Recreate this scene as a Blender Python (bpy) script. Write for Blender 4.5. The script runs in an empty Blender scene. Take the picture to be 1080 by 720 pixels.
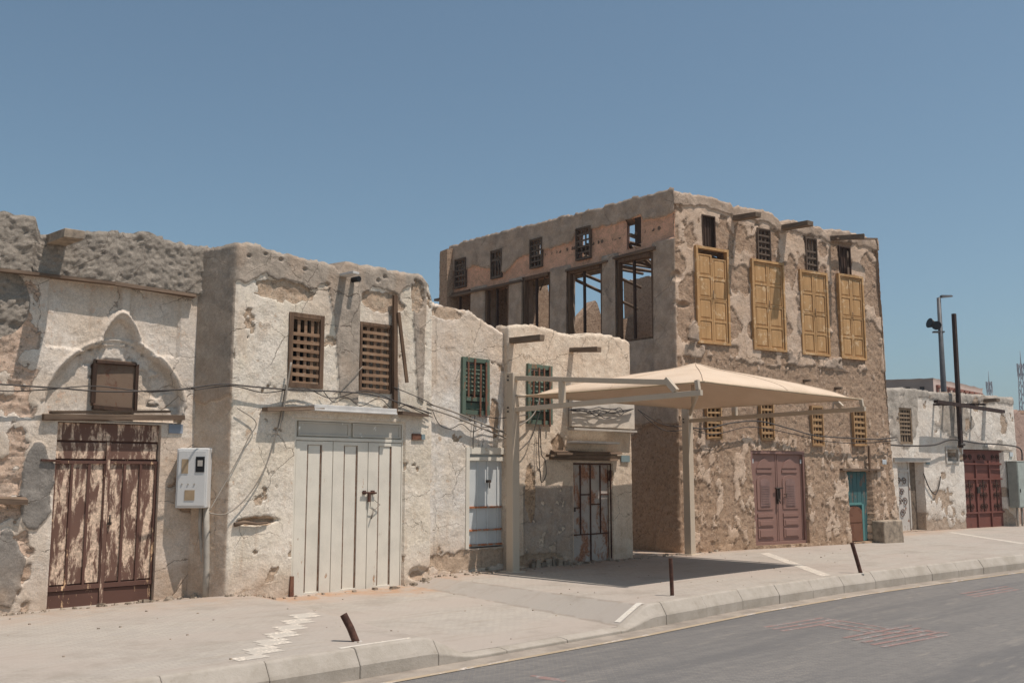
import bpy, math, random
import numpy as np
from math import sin, cos, atan, atan2, hypot, radians, pi
from mathutils import Matrix, Vector
random.seed(7)
SC = bpy.context.scene
COL = SC.collection
# ------------------------------------------------------------------ camera, sky, sun, exposure
H, F, PITCH = 1.7, 1050.0, atan(140 / 1050.0)
cam = bpy.data.cameras.new("camera"); cam.sensor_width = 36; cam.lens = 35.0
cam.clip_start = 0.1; cam.clip_end = 6000
co = bpy.data.objects.new("camera", cam); COL.objects.link(co)
co.location = (0, 0, H); co.rotation_euler = (pi / 2 + PITCH, 0, 0)
SC.camera = co
SUN = Vector((0.38, -0.16, 1.0)).normalized()
ELEV = math.asin(SUN.z); AZ = atan2(SUN.x, SUN.y)
w = bpy.data.worlds.new("World"); SC.world = w; w.use_nodes = True
nt = w.node_tree; bg = nt.nodes['Background']
sky = nt.nodes.new('ShaderNodeTexSky'); sky.sky_type = 'NISHITA'; sky.sun_disc = False
sky.sun_elevation = ELEV; sky.sun_rotation = AZ
sky.air_density = 1.0; sky.dust_density = 1.4; sky.ozone_density = 0.8; sky.altitude = 0
hs = nt.nodes.new('ShaderNodeHueSaturation'); hs.inputs['Saturation'].default_value = 0.78
nt.links.new(sky.outputs[0], hs.inputs['Color']); tn = nt.nodes.new('ShaderNodeMix'); tn.data_type = 'RGBA'; tn.blend_type = 'MULTIPLY'; tn.inputs[0].default_value = 1.0; tn.inputs[7].default_value = (0.77, 0.99, 1.05, 1)
nt.links.new(hs.outputs[0], tn.inputs[6]); nt.links.new(tn.outputs[2], bg.inputs[0])
bg.inputs[1].default_value = 0.086
sl = bpy.data.lights.new("sun", 'SUN'); sl.energy = 4.2; sl.angle = radians(0.5); sl.color = (1, 0.915, 0.84)
so = bpy.data.objects.new("sun", sl); COL.objects.link(so)
so.rotation_euler = SUN.to_track_quat('Z', 'Y').to_euler()
SC.view_settings.view_transform = 'Standard'; SC.view_settings.look = 'None'
SC.view_settings.exposure = 0.1; SC.view_settings.gamma = 1.0

# ------------------------------------------------------------------ measuring helpers
def ray(px, py):
    x = (px - 540) / F; y = (360 - py) / F
    return (x, cos(PITCH) - y * sin(PITCH), sin(PITCH) + y * cos(PITCH))
def gp(px, py, z=0.0):
    r = ray(px, py); t = (z - H) / r[2]
    return (r[0] * t, r[1] * t)
WM = {}
class Frame:
    """vertical plane: local x runs along the facade, local y into the wall, z up"""
    def __init__(s, P0, d):
        L = hypot(*d); s.d = (d[0] / L, d[1] / L); s.P0 = (P0[0], P0[1])
        dx, dy = s.d
        s.M = Matrix(((dx, -dy, 0, P0[0]), (dy, dx, 0, P0[1]), (0, 0, 1, 0), (0, 0, 0, 1)))
    def uz(s, px, py, dep=0.0):
        dx, dy = s.d
        ox, oy = s.P0[0] - dy * dep, s.P0[1] + dx * dep
        r = ray(px, py)
        det = r[0] * (-dy) + r[1] * dx
        t = (ox * (-dy) + oy * dx) / det
        return ((r[0] * t - ox) * dx + (r[1] * t - oy) * dy, H + r[2] * t)
    def loc(s, x, y):
        dx, dy = s.d; ax, ay = x - s.P0[0], y - s.P0[1]
        return (ax * dx + ay * dy, -ax * dy + ay * dx)
    def rect(s, x0, x1, yt0, yt1, yb0, yb1=None, dep=0.0):
        """opening from image measurements: left/right x, mean top, mean bottom"""
        if yb1 is None: yb1 = yb0
        xm = (x0 + x1) / 2; yt = (yt0 + yt1) / 2; yb = (yb0 + yb1) / 2
        a = s.uz(x0, (yt + yb) / 2, dep)[0]; b = s.uz(x1, (yt + yb) / 2, dep)[0]
        return (a, b, s.uz(xm, yb, dep)[1], s.uz(xm, yt, dep)[1])

# ------------------------------------------------------------------ numpy noise
def _h(ix, iy, seed):
    n = (ix.astype(np.int64) * 374761393 + iy.astype(np.int64) * 668265263 + seed * 1442695041) & 0x7fffffff
    n = ((n ^ (n >> 13)) * 1274126177) & 0x7fffffff
    n = n ^ (n >> 16)
    return (n & 0xffff) / 65535.0
def vn(x, y, seed=0):
    x = np.asarray(x, float); y = np.asarray(y, float)
    ix = np.floor(x); iy = np.floor(y); fx = x - ix; fy = y - iy
    fx = fx * fx * (3 - 2 * fx); fy = fy * fy * (3 - 2 * fy)
    a = _h(ix, iy, seed); b = _h(ix + 1, iy, seed); c = _h(ix, iy + 1, seed); d = _h(ix + 1, iy + 1, seed)
    return (a * (1 - fx) + b * fx) * (1 - fy) + (c * (1 - fx) + d * fx) * fy
def fbm(x, y, sc=1.0, octv=4, seed=0, gain=0.5):
    v = 0; a = 1; t = 0; x = np.asarray(x, float) * sc; y = np.asarray(y, float) * sc
    for k in range(octv):
        v = v + a * vn(x + 17.3 * k, y - 9.1 * k, seed + k); t += a; a *= gain; x = x * 2.03; y = y * 2.03
    return v / t
def worley(x, y, sc, seed=0):
    x = np.asarray(x, float) * sc; y = np.asarray(y, float) * sc
    ix = np.floor(x); iy = np.floor(y); f1 = np.full(x.shape, 9.0); f2 = np.full(x.shape, 9.0); cid = np.zeros(x.shape)
    for a in (-1, 0, 1):
        for b in (-1, 0, 1):
            jx = ix + a; jy = iy + b
            d = np.hypot(jx + _h(jx, jy, seed) - x, jy + _h(jx, jy, seed + 5) - y)
            c = _h(jx, jy, seed + 9); m = d < f1
            f2 = np.where(m, f1, np.minimum(f2, d)); cid = np.where(m, c, cid); f1 = np.where(m, d, f1)
    return f1, f2, cid
def ss(a, b, x): 
    t = np.clip((x - a) / (b - a), 0, 1); return t * t * (3 - 2 * t)

# ------------------------------------------------------------------ object helpers
def tag(o, label=None, cat=None, group=None, kind=None):
    if label: o['label'] = label
    if cat: o['category'] = cat
    if group: o['group'] = group
    if kind: o['kind'] = kind
    return o
def thing(name, label, cat, M=None, group=None):
    o = bpy.data.objects.new(name, None); COL.objects.link(o); o.empty_display_size = 0.3
    M = M.copy() if M is not None else Matrix()
    o.matrix_world = M; WM[o] = M
    return tag(o, label, cat, group)
def T(x, y, z=0, rz=0): return Matrix.Translation((x, y, z)) @ Matrix.Rotation(rz, 4, 'Z')
def place(o, parent, M):
    WM[o] = M.copy()
    if parent is not None:
        o.parent = parent; o.matrix_basis = WM[parent].inverted() @ M
    else: o.matrix_basis = M
class MB:
    def __init__(s): s.v = []; s.f = []; s.sm = []
    def quadbox(s, c, smooth=False):
        b = len(s.v); s.v += [tuple(p) for p in c]
        for f in ((0, 3, 2, 1), (4, 5, 6, 7), (0, 1, 5, 4), (1, 2, 6, 5), (2, 3, 7, 6), (3, 0, 4, 7)):
            s.f.append(tuple(b + i for i in f)); s.sm.append(smooth)
        return s
    def box(s, x0, x1, y0, y1, z0, z1, j=0.0):
        r = lambda: random.uniform(-j, j) if j else 0
        c = [(x0, y0, z0), (x1, y0, z0), (x1, y1, z0), (x0, y1, z0), (x0, y0, z1), (x1, y0, z1), (x1, y1, z1), (x0, y1, z1)]
        return s.quadbox([(a + r(), b + r(), d + r()) for a, b, d in c])
    def beam(s, a, b, wd, ht, j=0.0, up=(0, 0, 1)):
        a = Vector(a); b = Vector(b); d = (b - a).normalized(); upv = Vector(up)
        if abs(d.dot(upv)) > 0.95: upv = Vector((0, 1, 0))
        sx = d.cross(upv).normalized(); sz = sx.cross(d).normalized(); c = []
        for p in (a, b):
            for (i, k) in ((-1, -1), (1, -1), (1, 1), (-1, 1)):
                c.append(p + sx * (i * wd / 2 + random.uniform(-j, j)) + sz * (k * ht / 2 + random.uniform(-j, j)))
        return s.quadbox(c)
    def tube(s, pts, r, seg=8, r1=None, cap=True):
        pts = [Vector(p) for p in pts]; n = len(pts); b = len(s.v); prev = None
        for i, p in enumerate(pts):
            d = (pts[min(i + 1, n - 1)] - pts[max(i - 1, 0)])
            if d.length < 1e-9: d = Vector((0, 0, 1))
            d.normalize()
            if prev is None:
                a = Vector((0, 0, 1)) if abs(d.z) < .9 else Vector((1, 0, 0)); e = d.cross(a).normalized()
            else:
                e = prev - d * prev.dot(d); e = e.normalized() if e.length > 1e-6 else d.orthogonal().normalized()
            prev = e; g = d.cross(e); rr = r if r1 is None else r + (r1 - r) * i / (n - 1)
            for k in range(seg):
                t = 2 * pi * k / seg; s.v.append(tuple(p + (e * cos(t) + g * sin(t)) * rr))
        for i in range(n - 1):
            for k in range(seg):
                k2 = (k + 1) % seg
                s.f.append((b + i * seg + k, b + i * seg + k2, b + (i + 1) * seg + k2, b + (i + 1) * seg + k)); s.sm.append(True)
        if cap:
            s.f.append(tuple(b + k for k in reversed(range(seg)))); s.sm.append(False)
            s.f.append(tuple(b + (n - 1) * seg + k for k in range(seg))); s.sm.append(False)
        return s
    def prism(s, poly, y0, y1):
        """poly in (x,z), counter-clockwise seen from -y"""
        b = len(s.v); n = len(poly)
        s.v += [(x, y0, z) for x, z in poly] + [(x, y1, z) for x, z in poly]
        s.f.append(tuple(b + k for k in range(n))); s.sm.append(False)
        s.f.append(tuple(b + n + k for k in reversed(range(n)))); s.sm.append(False)
        for k in range(n):
            k2 = (k + 1) % n
            s.f.append((b + k, b + n + k, b + n + k2, b + k2)); s.sm.append(False)
        return s
    def build(s, name, mat, parent=None, M=None, bevel=0.0):
        me = bpy.data.meshes.new(name); me.from_pydata(s.v, [], s.f); me.update()
        me.polygons.foreach_set('use_smooth', s.sm)
        if mat: me.materials.append(mat)
        o = bpy.data.objects.new(name, me); COL.objects.link(o)
        if M is None: M = WM[parent] if parent is not None else Matrix()
        place(o, parent, M)
        if bevel:
            md = o.modifiers.new('bevel', 'BEVEL'); md.width = bevel; md.segments = 2; md.limit_method = 'ANGLE'
        return o

def lines(lo, hi, marks, res):
    ms = sorted(set([lo, hi] + [m for m in marks if lo < m < hi])); out = []
    keep = [ms[0]]
    for m in ms[1:]:
        if m - keep[-1] > 0.004: keep.append(m)
    for a, b in zip(keep[:-1], keep[1:]):
        n = max(1, int(round((b - a) / res))); out += list(np.linspace(a, b, n + 1)[:-1])
    return np.array(out + [keep[-1]])
class Wall:
    """a thick mud / masonry wall that follows a path (local x,y), with openings, a ragged top, plaster layers and relief"""
    def __init__(s, path, fillet=0.06):
        s.p = np.array(path, float); sg = np.diff(s.p, axis=0); s.L = np.hypot(sg[:, 0], sg[:, 1]); s.c = np.concatenate([[0], np.cumsum(s.L)]); s.r = fillet
    def pos(s, u):
        x = np.interp(u, s.c, s.p[:, 0]); y = np.interp(u, s.c, s.p[:, 1]); return x, y
    def frame(s, u):
        r = s.r; P = 0; ks = np.linspace(-1, 1, 9)
        lo, hi = s.c[0], s.c[-1]; X = 0; Y = 0; DX = 0; DY = 0
        for k in ks:
            uu = np.clip(u + k * r, lo, hi); x, y = s.pos(uu); X = X + x / 9; Y = Y + y / 9
            a, b = s.pos(np.clip(uu - .004, lo, hi)); c, d = s.pos(np.clip(uu + .004, lo, hi)); l = np.hypot(c - a, d - b) + 1e-9
            DX = DX + (c - a) / l; DY = DY + (d - b) / l
        # keep the ends exact
        e = np.minimum(u - lo, hi - u) < r
        x, y = s.pos(u); X = np.where(e, x, X); Y = np.where(e, y, Y)
        l = np.hypot(DX, DY); DX /= l; DY /= l
        return X, Y, DY, -DX
    def back(s, u, th):
        sg = np.diff(s.p, axis=0) / s.L[:, None]; nn = np.stack([sg[:, 1], -sg[:, 0]], 1); q = [s.p[0] - nn[0] * th]
        for i in range(1, len(s.p) - 1):
            b = nn[i - 1] + nn[i]; b = b / np.hypot(*b); q.append(s.p[i] - b * th / max(.35, float(b @ nn[i])))
        q.append(s.p[-1] - nn[-1] * th); q = np.array(q)
        return np.interp(u, s.c, q[:, 0]), np.interp(u, s.c, q[:, 1])
    def build(s, name, mat, parent, M, z0, topf, holes, layf, relief, res=.03, thick=.4, zfix=None, keepf=None, lean=None):
        us = lines(0, s.c[-1], [h[0] for h in holes] + [h[1] for h in holes] + list(s.c[1:-1]), res)
        zt = zfix if zfix is not None else (max([h[3] for h in holes] + [1.0]) + .02)
        zs = lines(z0, zt, [h[2] for h in holes] + [h[3] for h in holes], res)
        top = topf(us) + .045 * (fbm(us, us * 0, 11, 3, 55) - .5) + .03 * (vn(us * 6, us * 0, 56) > .72); nt_ = max(4, int(np.max(top - zt) / res)); fr = np.linspace(0, 1, nt_ + 1)[1:]
        U = np.repeat(us[:, None], len(zs) + nt_, 1)
        Z = np.concatenate([np.repeat(zs[None, :], len(us), 0), zt + (top[:, None] - zt) * fr[None, :]], 1)
        nu, nz = U.shape
        X, Y, NX, NY = s.frame(U)
        lay = layf(U, Z, top[:, None]); D = relief(U, Z, top[:, None], lay)
        rt = ss(0.0, 0.07, top[:, None] - Z); D = D - .04 * (1 - rt) ** 2 * (.35 + .8 * fbm(U, Z, 5, 3, 77))
        if lean is not None: D = D - lean * (Z - z0)
        FX = X + NX * D; FY = Y + NY * D
        BX, BY = s.back(U, thick)
        if lean is not None: BX = BX - NX * lean * (Z - z0); BY = BY - NY * lean * (Z - z0)
        uc = (U[1:, 1:] + U[:-1, :-1]) / 2; zc = (Z[1:, 1:] + Z[:-1, :-1] + Z[1:, :-1] + Z[:-1, 1:]) / 4
        inc = np.ones(uc.shape, bool)
        for h in holes: inc &= ~((uc > h[0]) & (uc < h[1]) & (zc > h[2]) & (zc < h[3]))
        if keepf is not None: inc &= keepf(uc, zc)
        idx = np.arange(nu * nz).reshape(nu, nz); N = nu * nz
        a = idx[:-1, :-1][inc]; b = idx[1:, :-1][inc]; c = idx[1:, 1:][inc]; d = idx[:-1, 1:][inc]
        front = np.stack([a, b, c, d], 1); back = np.stack([a, d, c, b], 1) + N
        V = [np.stack([FX, FY, Z], 2).reshape(-1, 3), np.stack([BX, BY, Z], 2).reshape(-1, 3)]
        ip = np.pad(inc, 1); sides = []
        core = ip[1:-1, 1:-1]
        m = core & ~ip[:-2, 1:-1]; sides.append((idx[:-1, 1:][m], idx[:-1, :-1][m]))
        m = core & ~ip[2:, 1:-1]; sides.append((idx[1:, :-1][m], idx[1:, 1:][m]))
        m = core & ~ip[1:-1, :-2]; sides.append((idx[:-1, :-1][m], idx[1:, :-1][m]))
        m = core & ~ip[1:-1, 2:]; sides.append((idx[1:, 1:][m], idx[:-1, 1:][m]))
        e0 = np.concatenate([q[0] for q in sides]); e1 = np.concatenate([q[1] for q in sides]); ne = len(e0)
        fv, bv = V[0], V[1]
        V.append(np.concatenate([fv[e0], fv[e1], bv[e1], bv[e0]])); base = 2 * N; k = np.arange(ne)
        sq = np.stack([base + k + ne, base + k, base + k + 3 * ne, base + k + 2 * ne], 1)
        faces = np.concatenate([front, back, sq]); verts = np.concatenate(V)
        la = lay.reshape(-1, 4); LA = np.concatenate([la, la, la[e0], la[e1], la[e1], la[e0]])
        me = bpy.data.meshes.new(name); me.vertices.add(len(verts)); me.vertices.foreach_set('co', verts.ravel())
        me.loops.add(faces.size); me.loops.foreach_set('vertex_index', faces.ravel().astype(np.int32))
        me.polygons.add(len(faces)); me.polygons.foreach_set('loop_start', np.arange(0, faces.size, 4, dtype=np.int32))
        me.update(calc_edges=True)
        smf = np.zeros(len(faces), bool); smf[:len(front)] = True; me.polygons.foreach_set('use_smooth', smf)
        at = me.attributes.new('lay', 'FLOAT_COLOR', 'POINT'); at.data.foreach_set('color', LA.astype(np.float32).ravel())
        me.materials.append(mat); me.validate()
        o = bpy.data.objects.new(name, me); COL.objects.link(o); place(o, parent, M)
        return o

# ------------------------------------------------------------------ materials
def lin(c):
    return tuple((x / 12.92 if x <= .04045 else ((x + .055) / 1.055) ** 2.4) for x in [v / 255 for v in c]) + (1,)
class NT:
    def __init__(s, name, rough=.9):
        s.m = bpy.data.materials.new(name); s.m.use_nodes = True; s.t = s.m.node_tree; s.b = s.t.nodes['Principled BSDF']
        s.b.inputs['Roughness'].default_value = rough; s.b.inputs['Specular IOR Level'].default_value = .25
        s.tc = s.t.nodes.new('ShaderNodeTexCoord')
    def n(s, ty, **k):
        q = s.t.nodes.new(ty)
        for a, b in k.items(): setattr(q, a, b)
        return q
    def set(s, sock, v):
        if isinstance(v, bpy.types.NodeSocket): s.t.links.new(v, sock)
        else: sock.default_value = v
    def coord(s, scale=(1, 1, 1), rot=0.0, which='Object'):
        mp = s.n('ShaderNodeMapping'); s.t.links.new(s.tc.outputs[which], mp.inputs[0]); mp.inputs['Scale'].default_value = scale; mp.inputs['Rotation'].default_value = (0, 0, rot)
        return mp.outputs[0]
    def noise(s, scale, det=5, rough=.6, vec=None, dist=0.0):
        q = s.n('ShaderNodeTexNoise'); q.inputs['Scale'].default_value = scale; q.inputs['Detail'].default_value = det; q.inputs['Roughness'].default_value = rough; q.inputs['Distortion'].default_value = dist
        s.t.links.new(vec if vec is not None else s.tc.outputs['Object'], q.inputs['Vector']); return q.outputs[0]
    def voro(s, scale, vec=None, feature='F1', out='Distance'):
        q = s.n('ShaderNodeTexVoronoi', feature=feature); q.inputs['Scale'].default_value = scale
        s.t.links.new(vec if vec is not None else s.tc.outputs['Object'], q.inputs['Vector']); return q.outputs[out]
    def ramp(s, v, a, b, ca=0.0, cb=1.0):
        q = s.n('ShaderNodeMapRange', interpolation_type='SMOOTHSTEP')
        s.set(q.inputs[0], v)
        for i, x in ((1, a), (2, b), (3, ca), (4, cb)): q.inputs[i].default_value = x
        return q.outputs[0]
    def math(s, op, a, b=0.0, c=0.0):
        q = s.n('ShaderNodeMath', operation=op); s.set(q.inputs[0], a); s.set(q.inputs[1], b)
        if op == 'MULTIPLY_ADD': s.set(q.inputs[2], c)
        return q.outputs[0]
    def mix(s, f, a, b, mode='MIX'):
        q = s.n('ShaderNodeMix', data_type='RGBA', blend_type=mode); s.set(q.inputs[0], f); s.set(q.inputs[6], a); s.set(q.inputs[7], b); return q.outputs[2]
    def bump(s, h, strength=.5, dist=.02, nrm=None):
        q = s.n('ShaderNodeBump'); q.inputs['Strength'].default_value = strength; q.inputs['Distance'].default_value = dist; s.set(q.inputs['Height'], h)
        if nrm is not None: s.t.links.new(nrm, q.inputs['Normal'])
        return q.outputs[0]
    def done(s, col, nrm=None, rough=None, metal=None):
        s.set(s.b.inputs['Base Color'], col)
        if nrm is not None: s.t.links.new(nrm, s.b.inputs['Normal'])
        if rough is not None: s.set(s.b.inputs['Roughness'], rough)
        if metal is not None: s.b.inputs['Metallic'].default_value = metal
        return s.m

def wall_mat(name, lime, lime2, cement, expo, expo2, stone, stain):
    q = NT(name, .93)
    at = q.n('ShaderNodeAttribute', attribute_name='lay'); sp = q.n('ShaderNodeSeparateColor'); q.t.links.new(at.outputs['Color'], sp.inputs[0])
    R, G, B = sp.outputs; A = at.outputs['Alpha']
    n1 = q.noise(1.3, 6, .62); n2 = q.noise(9, 6, .7); n3 = q.noise(45, 4, .7); n4 = q.noise(3.1, 5, .6)
    streak = q.noise(1.0, 5, .65, q.coord((7, 7, .7)))
    jit = q.math('MULTIPLY_ADD', n2, .5, -.25)
    def mask(v): return q.ramp(q.math('ADD', v, jit), .40, .60)
    c = q.mix(q.ramp(n1, .35, .68), lin(lime), lin(lime2))
    c = q.mix(q.ramp(n2, .52, .74, 0, .55), c, lin(stain))
    c = q.mix(q.ramp(streak, .55, .78, 0, .45), c, lin(stain))
    flake = q.ramp(q.noise(5.5, 8, .75), .60, .64, 0, .8)
    c = q.mix(flake, c, lin(expo2))
    cm = q.mix(q.ramp(n4, .3, .7), lin(cement), lin(tuple(int(v * .82) for v in cement)))
    cm = q.mix(q.ramp(n3, .5, .8, 0, .35), cm, lin(tuple(min(255, int(v * 1.2)) for v in cement)))
    ex = q.mix(q.ramp(n2, .35, .65), lin(expo), lin(expo2))
    ex = q.mix(q.ramp(q.noise(17, 5, .75), .5, .68, 0, .75), ex, lin(tuple(int(v * .55) for v in expo)))
    ex = q.mix(q.ramp(q.noise(26, 3, .6), .60, .72, 0, .35), ex, lin(lime))
    vd = q.voro(7.5); vc = q.voro(7.5, out='Color')
    st = q.mix(vc, lin(stone), lin(tuple(min(255, int(v * 1.18)) for v in stone)))
    st = q.mix(q.ramp(n3, .45, .8, 0, .5), st, lin(tuple(int(v * .7) for v in stone)))
    mR = mask(R); mG = mask(G); mA = mask(A)
    fleck = q.ramp(q.noise(34, 5, .75), .60, .66, 0, .55); fleck = q.math('MULTIPLY', fleck, q.ramp(q.noise(1.9, 4, .6), .42, .60))
    c = q.mix(fleck, c, lin(tuple(int(v * .62) for v in expo)))
    hair = q.ramp(q.voro(3.4, q.mixvec(q.tc.outputs['Object'], q.noise(5, 6, .7)), 'DISTANCE_TO_EDGE'), 0, .012, 1, 0)
    hair = q.math('MULTIPLY', hair, q.ramp(q.noise(1.2, 4, .6), .50, .60)); c = q.mix(q.math('MULTIPLY', hair, .4), c, lin(tuple(int(v * .6) for v in expo)))
    c = q.mix(mR, c, cm); c = q.mix(mG, c, ex); c = q.mix(mA, c, st)
    rim = q.math('MULTIPLY', q.math('MULTIPLY', mG, q.math('SUBTRACT', 1.0, mG)), 2.2); c = q.mix(rim, c, lin(tuple(int(v * .5) for v in expo)))
    rim = q.math('MULTIPLY', q.math('MULTIPLY', mR, q.math('SUBTRACT', 1.0, mR)), 1.5); c = q.mix(rim, c, lin(tuple(int(v * .5) for v in expo)))
    c = q.mix(q.math('MULTIPLY', B, q.ramp(n4, .2, .75, .45, 1.0)), c, lin(stain))
    rg = q.ramp(q.noise(1.7, 4, .6), .38, .62, .25, 1.0)
    h = q.math('MULTIPLY', rg, q.math('ADD', q.math('MULTIPLY', n3, .45), q.math('MULTIPLY', q.noise(8, 9, .8), 1.5)))
    h = q.math('ADD', h, q.math('MULTIPLY', q.math('MAXIMUM', mG, mA), q.math('MULTIPLY', q.noise(16, 8, .85), 1.8)))
    h = q.math('ADD', h, q.math('MULTIPLY', flake, -.25))
    crack = q.ramp(q.voro(1.1, q.mixvec(q.tc.outputs['Object'], q.noise(2.2, 5, .6)), 'DISTANCE_TO_EDGE'), 0, .008, 1, 0)
    crack = q.math('MULTIPLY', crack, q.ramp(q.noise(.6, 2, .5), .45, .55))
    c = q.mix(q.math('MULTIPLY', crack, .6), c, lin(tuple(int(v * .5) for v in stain)))
    h = q.math('SUBTRACT', h, q.math('MULTIPLY', crack, .8))
    gr = q.ramp(q.noise(75, 3, .7), .3, .7, .84, 1.12); g2 = q.ramp(q.noise(22, 6, .8), .35, .68, .86, 1.08)
    gm = q.math('MULTIPLY', gr, g2); cc = q.n('ShaderNodeCombineColor'); [q.t.links.new(gm, cc.inputs[i]) for i in range(3)]
    c = q.mix(1.0, c, cc.outputs[0], 'MULTIPLY')
    pit = q.ramp(q.voro(28, q.mixvec(q.tc.outputs['Object'], q.noise(9, 3, .6))), .0, .22, 1, 0); pit = q.math('MULTIPLY', pit, q.ramp(q.noise(2.5, 4, .7), .54, .66))
    c = q.mix(q.math('MULTIPLY', pit, .55), c, lin(tuple(int(v * .6) for v in stain))); h = q.math('SUBTRACT', h, pit)
    return q.done(c, q.bump(h, .62, .03))
def _mixvec(s, a, f):
    q = s.n('ShaderNodeVectorMath', operation='ADD'); s.t.links.new(a, q.inputs[0])
    m = s.n('ShaderNodeVectorMath', operation='SCALE'); v = s.n('ShaderNodeCombineXYZ'); s.t.links.new(f, v.inputs[0]); s.t.links.new(f, v.inputs[2])
    s.t.links.new(v.outputs[0], m.inputs[0]); m.inputs['Scale'].default_value = .55; s.t.links.new(m.outputs[0], q.inputs[1]); return q.outputs[0]
NT.mixvec = _mixvec
def wood(name, a, b, axis='z', rough=.85, sc=1.0, worn=None):
    q = NT(name, rough)
    k = {'z': (16, 16, 1.2), 'x': (1.2, 16, 16), 'y': (16, 1.2, 16)}[axis]; k = tuple(v * sc for v in k)
    g = q.noise(1.0, 6, .7, q.coord(k)); n = q.noise(3, 4, .6)
    c = q.mix(q.ramp(g, .3, .7), lin(a), lin(b)); c = q.mix(q.ramp(n, .45, .75, 0, .35), c, lin(tuple(int(v * .6) for v in a)))
    if worn: c = q.mix(q.ramp(q.noise(6, 6, .7), .56, .62, 0, .8), c, lin(worn))
    return q.done(c, q.bump(g, .5, .008))
def paint(name, a, rust=(110, 62, 38), amt=.62, rough=.6, sc=(5, 5, 3), dirt=.25, soft=.05, under=None):
    q = NT(name, rough)
    g = q.noise(1.0, 8, .72, q.coord(sc), .4); n = q.noise(2.2, 5, .6); f = q.noise(30, 3, .6)
    c = q.mix(q.ramp(n, .35, .8, 0, dirt), lin(a), lin(tuple(int(v * .68) for v in a)))
    rc = q.mix(q.ramp(f, .35, .7), lin(rust), lin(tuple(min(255, int(v * 1.35)) for v in rust)))
    m = q.ramp(g, amt, amt + soft)
    c = q.mix(m, c, rc)
    return q.done(c, q.bump(q.math('ADD', q.math('MULTIPLY', m, -1.0), q.math('MULTIPLY', f, .3)), .5, .003))
def plain(name, a, var=.2, rough=.8, metal=0.0, sc=4, bs=.2):
    q = NT(name, rough); n = q.noise(sc, 5, .65); f = q.noise(sc * 12, 3, .6)
    c = q.mix(q.ramp(n, .3, .75), lin(a), lin(tuple(int(v * (1 - var)) for v in a)))
    return q.done(c, q.bump(f, bs, .004), metal=metal)

M_S1 = wall_mat("limewash_arched", (220, 208, 194), (208, 190, 170), (150, 142, 133), (214, 188, 166), (208, 178, 154), (148, 138, 126), (182, 156, 132))
M_S2 = wall_mat("limewash_corner", (228, 216, 200), (218, 204, 183), (180, 165, 149), (204, 182, 158), (194, 166, 139), (156, 145, 131), (188, 162, 138))
M_S3 = wall_mat("limewash_pale", (226, 218, 208), (216, 202, 184), (176, 167, 158), (196, 172, 148), (190, 162, 135), (156, 145, 133), (198, 174, 150))
M_S4 = wall_mat("limewash_warm", (222, 205, 184), (213, 193, 171), (182, 168, 154), (188, 161, 135), (186, 159, 131), (156, 142, 129), (184, 157, 131))
M_RU = wall_mat("ruin_plaster", (206, 182, 160), (196, 170, 147), (190, 168, 148), (170, 141, 117), (184, 157, 133), (208, 162, 134), (180, 149, 120))
M_W = wall_mat("limewash_far", (228, 219, 207), (216, 203, 188), (188, 177, 164), (192, 170, 148), (184, 160, 138), (168, 158, 144), (186, 168, 150))
WOOD = wood("weathered_wood", (120, 96, 76), (86, 66, 52))
WOODX = wood("weathered_wood_beam", (126, 106, 88), (90, 74, 62), 'x')
WOODY = wood("weathered_wood_spout", (130, 112, 94), (92, 78, 66), 'y')
LATT = wood("lattice_wood", (158, 128, 102), (124, 96, 74), 'x', worn=(160, 140, 120))
LATTG = wood("grey_lattice_wood", (112, 96, 82), (86, 72, 62), 'x')
OCHRE = wood("ochre_shutter_wood", (192, 152, 106), (168, 130, 88), sc=.8, worn=(206, 176, 138))
OCHRE_L = wood("ochre_lattice_wood", (182, 146, 106), (160, 126, 90))
LATP = wood('pale_brown_lattice', (150, 130, 108), (128, 108, 88))
DARKW = wood("dark_window_wood", (78, 58, 46), (58, 44, 36))
GREEN = paint("green_shutter_paint", (94, 108, 94), (112, 88, 68), .56, .8, (8, 8, 4))
RUSTS = paint("rusty_slat", (120, 84, 66), (92, 62, 48), .5, .85)
BROWN_DOOR = paint("peeling_brown_paint", (112, 84, 72), (176, 154, 134), .465, .8, (9, 9, 2.4), .4, .09)
BROWN_DOOR2 = paint("brown_plank_paint", (98, 70, 60), (180, 150, 118), .60, .75, (9, 9, 2.2), .3, .03)
WHITE_DOOR = paint("cream_metal_paint", (216, 208, 193), (150, 120, 96), .63, .6, (7, 7, 2.5), .28)
GREY_DOOR = paint("grey_transom_paint", (190, 183, 170), (206, 198, 184), .60, .6)
BLUE_DOOR = paint("pale_blue_paint", (200, 202, 200), (150, 104, 76), .66, .6, (4, 4, 6), .2)
IRON_DOOR = paint("rusted_grey_iron", (176, 166, 156), (128, 90, 68), .47, .7, (4, 4, 2.4), .4, .12)
MAUVE = paint("mauve_brown_door_paint", (140, 108, 97), (114, 88, 78), .66, .5, (3, 3, 2), .25, .2)
TEAL = paint("teal_door_paint", (70, 102, 102), (104, 84, 72), .56, .7, (7, 7, 1.6), .3)
TEAL_L = paint("bright_teal_paint", (92, 136, 132), (104, 84, 72), .7, .7)
RED_IRON = paint("red_oxide_iron", (116, 72, 62), (84, 56, 48), .55, .7, (4, 4, 2), .3, .15)
WHITE_DOOR2 = paint("scratched_white_paint", (190, 184, 176), (110, 80, 64), .57, .7, (9, 9, 4), .2)
STEEL = paint("carport_steel_paint", (190, 174, 154), (140, 116, 96), .80, .5, (3, 3, 3), .12)
BOXGREY = paint("meter_box_paint", (206, 204, 200), (150, 140, 128), .74, .45, (5, 5, 5), .1)
CABW = plain("cabinet_grey_green", (166, 172, 164), .12, .5)
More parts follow.
